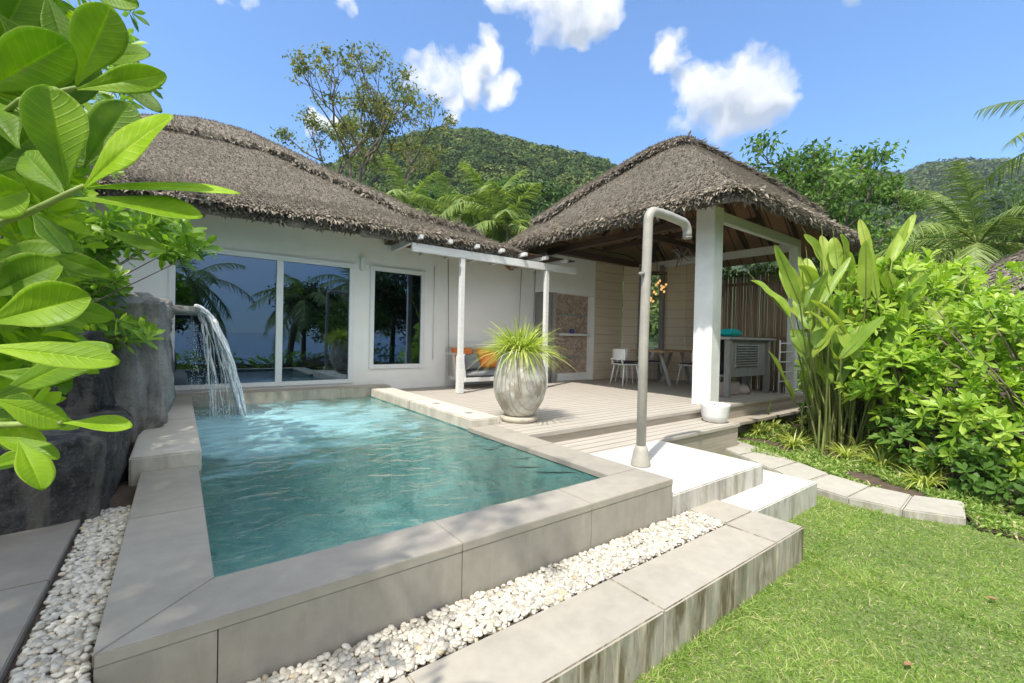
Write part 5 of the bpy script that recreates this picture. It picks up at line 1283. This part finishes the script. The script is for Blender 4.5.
# ------------------------------------------------------------------ background trees
def gpos(px, d, z=None):
    q = PT(px, 337, d); zz = float(ground_z(np.array([q.x]), np.array([q.y]))[0]); return (q.x, q.y, zz if z is None else z)
def top_h(px, py, d, base): return PT(px, py, d).z - base[2]
b = gpos(362, 19); tree('slender_tree', 'tall sparse olive green tree rising behind the villa roof', 'tree', b, top_h(362, 72, 19, b), M['leaf_olive'], 5, (2, 3), .58, .15, 24, .36, .14, 11, crown=5.6, decay=.78, lean=(-.06, .0), first=.40, up=.12)
b = gpos(398, 21); tree('slender_tree', 'second sparse tree right of the tall one behind the villa', 'tree', b, top_h(395, 100, 21, b), M['leaf_olive'], 5, (2, 3), .58, .15, 24, .38, .12, 12, crown=4.6, decay=.78, first=.38)
b = gpos(335, 24); tree('slender_tree', 'low sparse tree at the left behind the villa ridge', 'tree', b, top_h(330, 120, 24, b), M['leaf_olive'], 4, (3, 2), .6, .17, 46, .55, .1, 13, crown=3.2)
b = gpos(788, 15); tree('broadleaf_tree', 'dense green broadleaf tree behind the pavilion roof', 'tree', b, top_h(788, 156, 15, b)*.98, M['leaf_mid'], 5, (3, 3, 2), .62, .17, 46, .5, .16, 15, crown=4.5, decay=.75, first=.40)
b = gpos(835, 17); tree('broadleaf_tree', 'broadleaf tree right of the dense one beyond the pavilion', 'tree', b, top_h(835, 190, 17, b), M['leaf_mid'], 5, (3, 2, 3), .62, .17, 46, .5, .14, 16, crown=4.0, decay=.75, first=.36)
for i, (px, py, d, mt, lb) in enumerate([(720, 200, 19, 'leaf_dark', 'dark tree seen through behind the pavilion'), (890, 235, 22, 'leaf_mid', 'bushy tree in front of the far right hill'), (340, 205, 26, 'leaf_mid', 'bushy tree low behind the villa hip'), (420, 195, 30, 'leaf_dark', 'dark bushy tree at the foot of the hill'), (470, 188, 34, 'leaf_mid', 'rounded tree at the foot of the hill left of the palms'), (535, 195, 32, 'leaf_dark', 'dark tree at the hill foot beside the pavilion roof'), (980, 215, 26, 'leaf_mid', 'green tree behind the right hand palms'), (1040, 200, 24, 'leaf_dark', 'dark tree at the right edge behind the palm')]):
    b = gpos(px, d); tree('bushy_tree', lb, 'tree', b, max(2.0, top_h(px, py, d, b)), M[mt], 4, (3, 3), .7, .26, 60, .9, .16, 40+i, decay=.72)
for i, (px, py, d, fl_, n_, lb) in enumerate([(405, 205, 17, 2.0, 14, 'leftmost bright palm crown between the two thatched roofs'), (488, 205, 15, 2.1, 15, 'feathery palm in the middle between the two roofs'), (505, 222, 13.5, 1.5, 13, 'small palm crown close to the pavilion roof'), (450, 215, 16, 1.8, 13, 'palm crown peeping over the villa hip')]):
    b = gpos(px, d); palm('areca_palm', lb, 'palm', b, PT(px, py+6, d).z - b[2], n_, fl_, (0, 0), 70+i, leaflet=.55, tr=.06, elev=(-.1, 1.35), wid=.05)
b = gpos(975, 11.5); palm('coconut_palm', 'feathery coconut palm beyond the right hand shrubs', 'palm', b, PT(975, 245, 11.5).z-b[2], 18, 2.6, (0, 0), 81, leaflet=.62, tr=.11, elev=(-.15, 1.3), nl=44, wid=.04)
b = gpos(1120, 10); palm('coconut_palm', 'tall coconut palm whose fronds enter at the right edge', 'palm', b, PT(1115, 125, 10).z-b[2], 22, 2.9, (.0, .0), 82, leaflet=.6, tr=.13, elev=(-.7, 1.2), nl=44, wid=.04)
b = gpos(905, 17); palm('coconut_palm', 'farther palm crown left of the big feathery palm', 'palm', b, PT(905, 262, 17).z-b[2], 14, 2.4, (0, 0), 83, leaflet=.6, tr=.11, elev=(-.1, 1.2), wid=.05)
# neighbour's thatched hut on the right
hut = thing('neighbour_hut', 'low hut with shaggy grey thatch beyond the right hand shrubs', 'hut', (8.3, -1.4, -.5))
apex = PT(1060, 240, 8.6); Rr = 2.6; n_ = 26; m = MB()
ring = lambda r_, z: [(apex.x + r_*math.cos(2*math.pi*k/n_), apex.y + r_*math.sin(2*math.pi*k/n_), z) for k in range(n_)]
lv = [(.05, apex.z), (.6, apex.z-.25), (1.5, apex.z-.75), (Rr, apex.z-1.45), (Rr-.1, apex.z-1.6)]
vs = [p_ for r_, z in lv for p_ in ring(r_, z)]; m.add(vs, [(i*n_+k, i*n_+(k+1) % n_, (i+1)*n_+(k+1) % n_, (i+1)*n_+k) for i in range(4) for k in range(n_)]); m.build('roof', M['thatch'], hut)
rng = np.random.default_rng(5); N_ = 14000; a = rng.uniform(0, 6.28, N_); rr = np.sqrt(rng.random(N_))*Rr; zz = np.interp(rr, [l_[0] for l_ in lv[:4]], [l_[1] for l_ in lv[:4]])
P = np.stack([apex.x+rr*np.cos(a), apex.y+rr*np.sin(a), zz], 1); D = np.stack([np.cos(a), np.sin(a), np.full(N_, -.55)], 1) + rng.normal(0, .35, (N_, 3))
v_, q_, a_ = leaves(P, D, np.stack([np.cos(a)*.5, np.sin(a)*.5, np.ones(N_)], 1), rng.uniform(.08, .28, N_), rng.uniform(.02, .05, N_), 'oval', 2, .1, .2, np.clip(rng.normal(.55, .25, N_), 0, 1)); bulk('roof_thatch', v_, q_, M['thatch'], hut, var=a_)
m = MB(); m.tube([(apex.x, apex.y, -.5), (apex.x, apex.y, apex.z-1.5)], 1.9, 26); m.build('wall', M['woodwall'], hut)

# hills' canopy
def forest():
    global rng
    rng = np.random.default_rng(77)
    parts = []
    for (dist, A, H), n_, r_, _z, per in ((TABS[0], 4200, 2.5, 0, 80), (TABS[1], 2600, 6.0, 0, 60)):
        az = rng.uniform(YAW+R(-24), YAW+R(22), n_) if dist < 200 else rng.uniform(YAW+R(18), YAW+R(54), n_)
        rr = dist*(.25 + .80*rng.random(n_)**.6)
        x = CAM.x + rr*np.sin(az); y = CAM.y + rr*np.cos(az); z = ground_z(x, y)
        s = r_*rng.uniform(.6, 1.35, n_)*np.clip(rr/dist, .55, 1)
        C_ = np.stack([x, y, z + s*.6], 1)
        d = rdir(n_*per, .55); P = np.repeat(C_, per, 0) + d*np.repeat(s, per)[:, None]*rng.uniform(.88, 1.06, (n_*per, 1))*np.array([1, 1, .95])
        N = nrm(d + rng.normal(0, .22, d.shape)); D = np.cross(N, rdir(n_*per))
        var = np.clip(np.repeat(rng.normal(.45, .26, n_), per) + rng.normal(0, .12, n_*per), 0, 1)
        S = np.repeat(s, per)
        parts.append(leaves(P - nrm(D)*S[:, None]*.22, D, N, S*rng.uniform(.24, .42, n_*per), S*rng.uniform(.2, .34, n_*per), 'oval', 1, 0, -.1, var))
        # solid heart so that the hillside does not show through
    v_, q_, a_ = join(parts); o = bulk('forest', v_, q_, M['forest'], var=a_)
    tag(o, 'dense forest covering the hills behind the villa', 'forest', kind='stuff')
forest()

# ------------------------------------------------------------------ seaward side, seen only in the glass
for i, (x, y, h_, ln) in enumerate([(-1.6, -9.5, 3.6, (-.8, 0)), (1.2, -8.5, 3.0, (.5, .3)), (3.4, -9, 4.0, (.6, 0)), (6.5, -10, 3.4, (0, .5)), (-4.2, -11, 4.6, (-.6, 0))]):
    palm('coconut_palm', ['seaward coconut palm leaning left', 'short seaward coconut palm', 'tall seaward coconut palm', 'seaward coconut palm at the hedge end', 'distant seaward coconut palm farthest left'][i], 'palm', (x, y, -.6), h_, 16, 2.6, ln, 100+i, leaflet=.6, tr=.12, elev=(-.7, 1.1), nl=30, wid=.05)
shrub('clipped_hedge', 'low lime hedge along the seaward side of the lawn', (0, -5.6, -.49), [((-2, -5.6, -.3), (1.6, .5, .45)), ((.8, -5.6, -.3), (1.6, .5, .5)), ((3.6, -5.5, -.2), (1.6, .6, .7))], 500, .12, M['leaf_shrub'], 200, cat='hedge')
tree('broadleaf_tree', 'dense garden tree on the seaward side of the lawn', 'tree', (6.2, -6.5, -.5), 5.0, M['leaf_dark'], 4, (3, 3), .65, .2, 50, .7, .15, 201)
for i, (x, y, h_) in enumerate([(2.0, -9.5, 3.9), (4.9, -8.6, 4.0), (-3.5, -13, 3.6)]):
    tree('bushy_tree', ['bushy seaward tree between the palms', 'bushy seaward tree right of the palms', 'bushy seaward tree left of the palms'][i], 'tree', (x, y, -1), h_, M['leaf_dark'], 4, (3, 3), .65, .2, 50, .6, .12, 210+i)
tree('bushy_tree', 'bushy seaward tree by the garden corner', 'tree', (7.4, -8.6, -1), 4.6, M['leaf_dark'], 4, (3, 3), .65, .2, 60, .7, .12, 215, crown=4.0)
tree('bushy_tree', 'low round tree in front of the seaward palms', 'tree', (3.6, -7.2, -.5), 2.6, M['leaf_mid'], 4, (3, 3), .65, .18, 60, .5, .1, 216, crown=2.3)
tree('broadleaf_tree', 'second garden tree on the seaward side', 'tree', (8.6, -5.0, -.5), 4.6, M['leaf_dark'], 4, (3, 3), .65, .2, 50, .7, .15, 202)

# ------------------------------------------------------------------ air
hz = MB().box((-3200, -3200, -16), (3200, 3200, 260)).build('haze', None)
t = NT('haze_air'); v = t.n('ShaderNodeVolumePrincipled'); v.inputs['Color'].default_value = (.80, .88, 1, 1); v.inputs['Density'].default_value = .00045; v.inputs['Anisotropy'].default_value = .2
t.l(v.outputs[0], t.out.inputs['Volume']); hz.data.materials.append(t.m)
tag(hz, 'thin blue summer haze in the air before the hills', 'haze', kind='stuff')
sc.cycles.volume_bounces = 0

GROUPS = {'tree': 'trees standing beyond the roofs and garden', 'palm': 'palms beyond the roofs and garden', 'shrub': 'garden shrubs', 'cushion': 'cushions on the swing sofa', 'step': 'white stone steps by the shower', 'red plant': 'red leaved plants in the planting bed', 'plant': 'leafy sprigs beside the deck'}
for o in list(COL.objects):
    if o.parent is None and 'group' not in o and o.get('category') in GROUPS: o['group'] = GROUPS[o['category']]
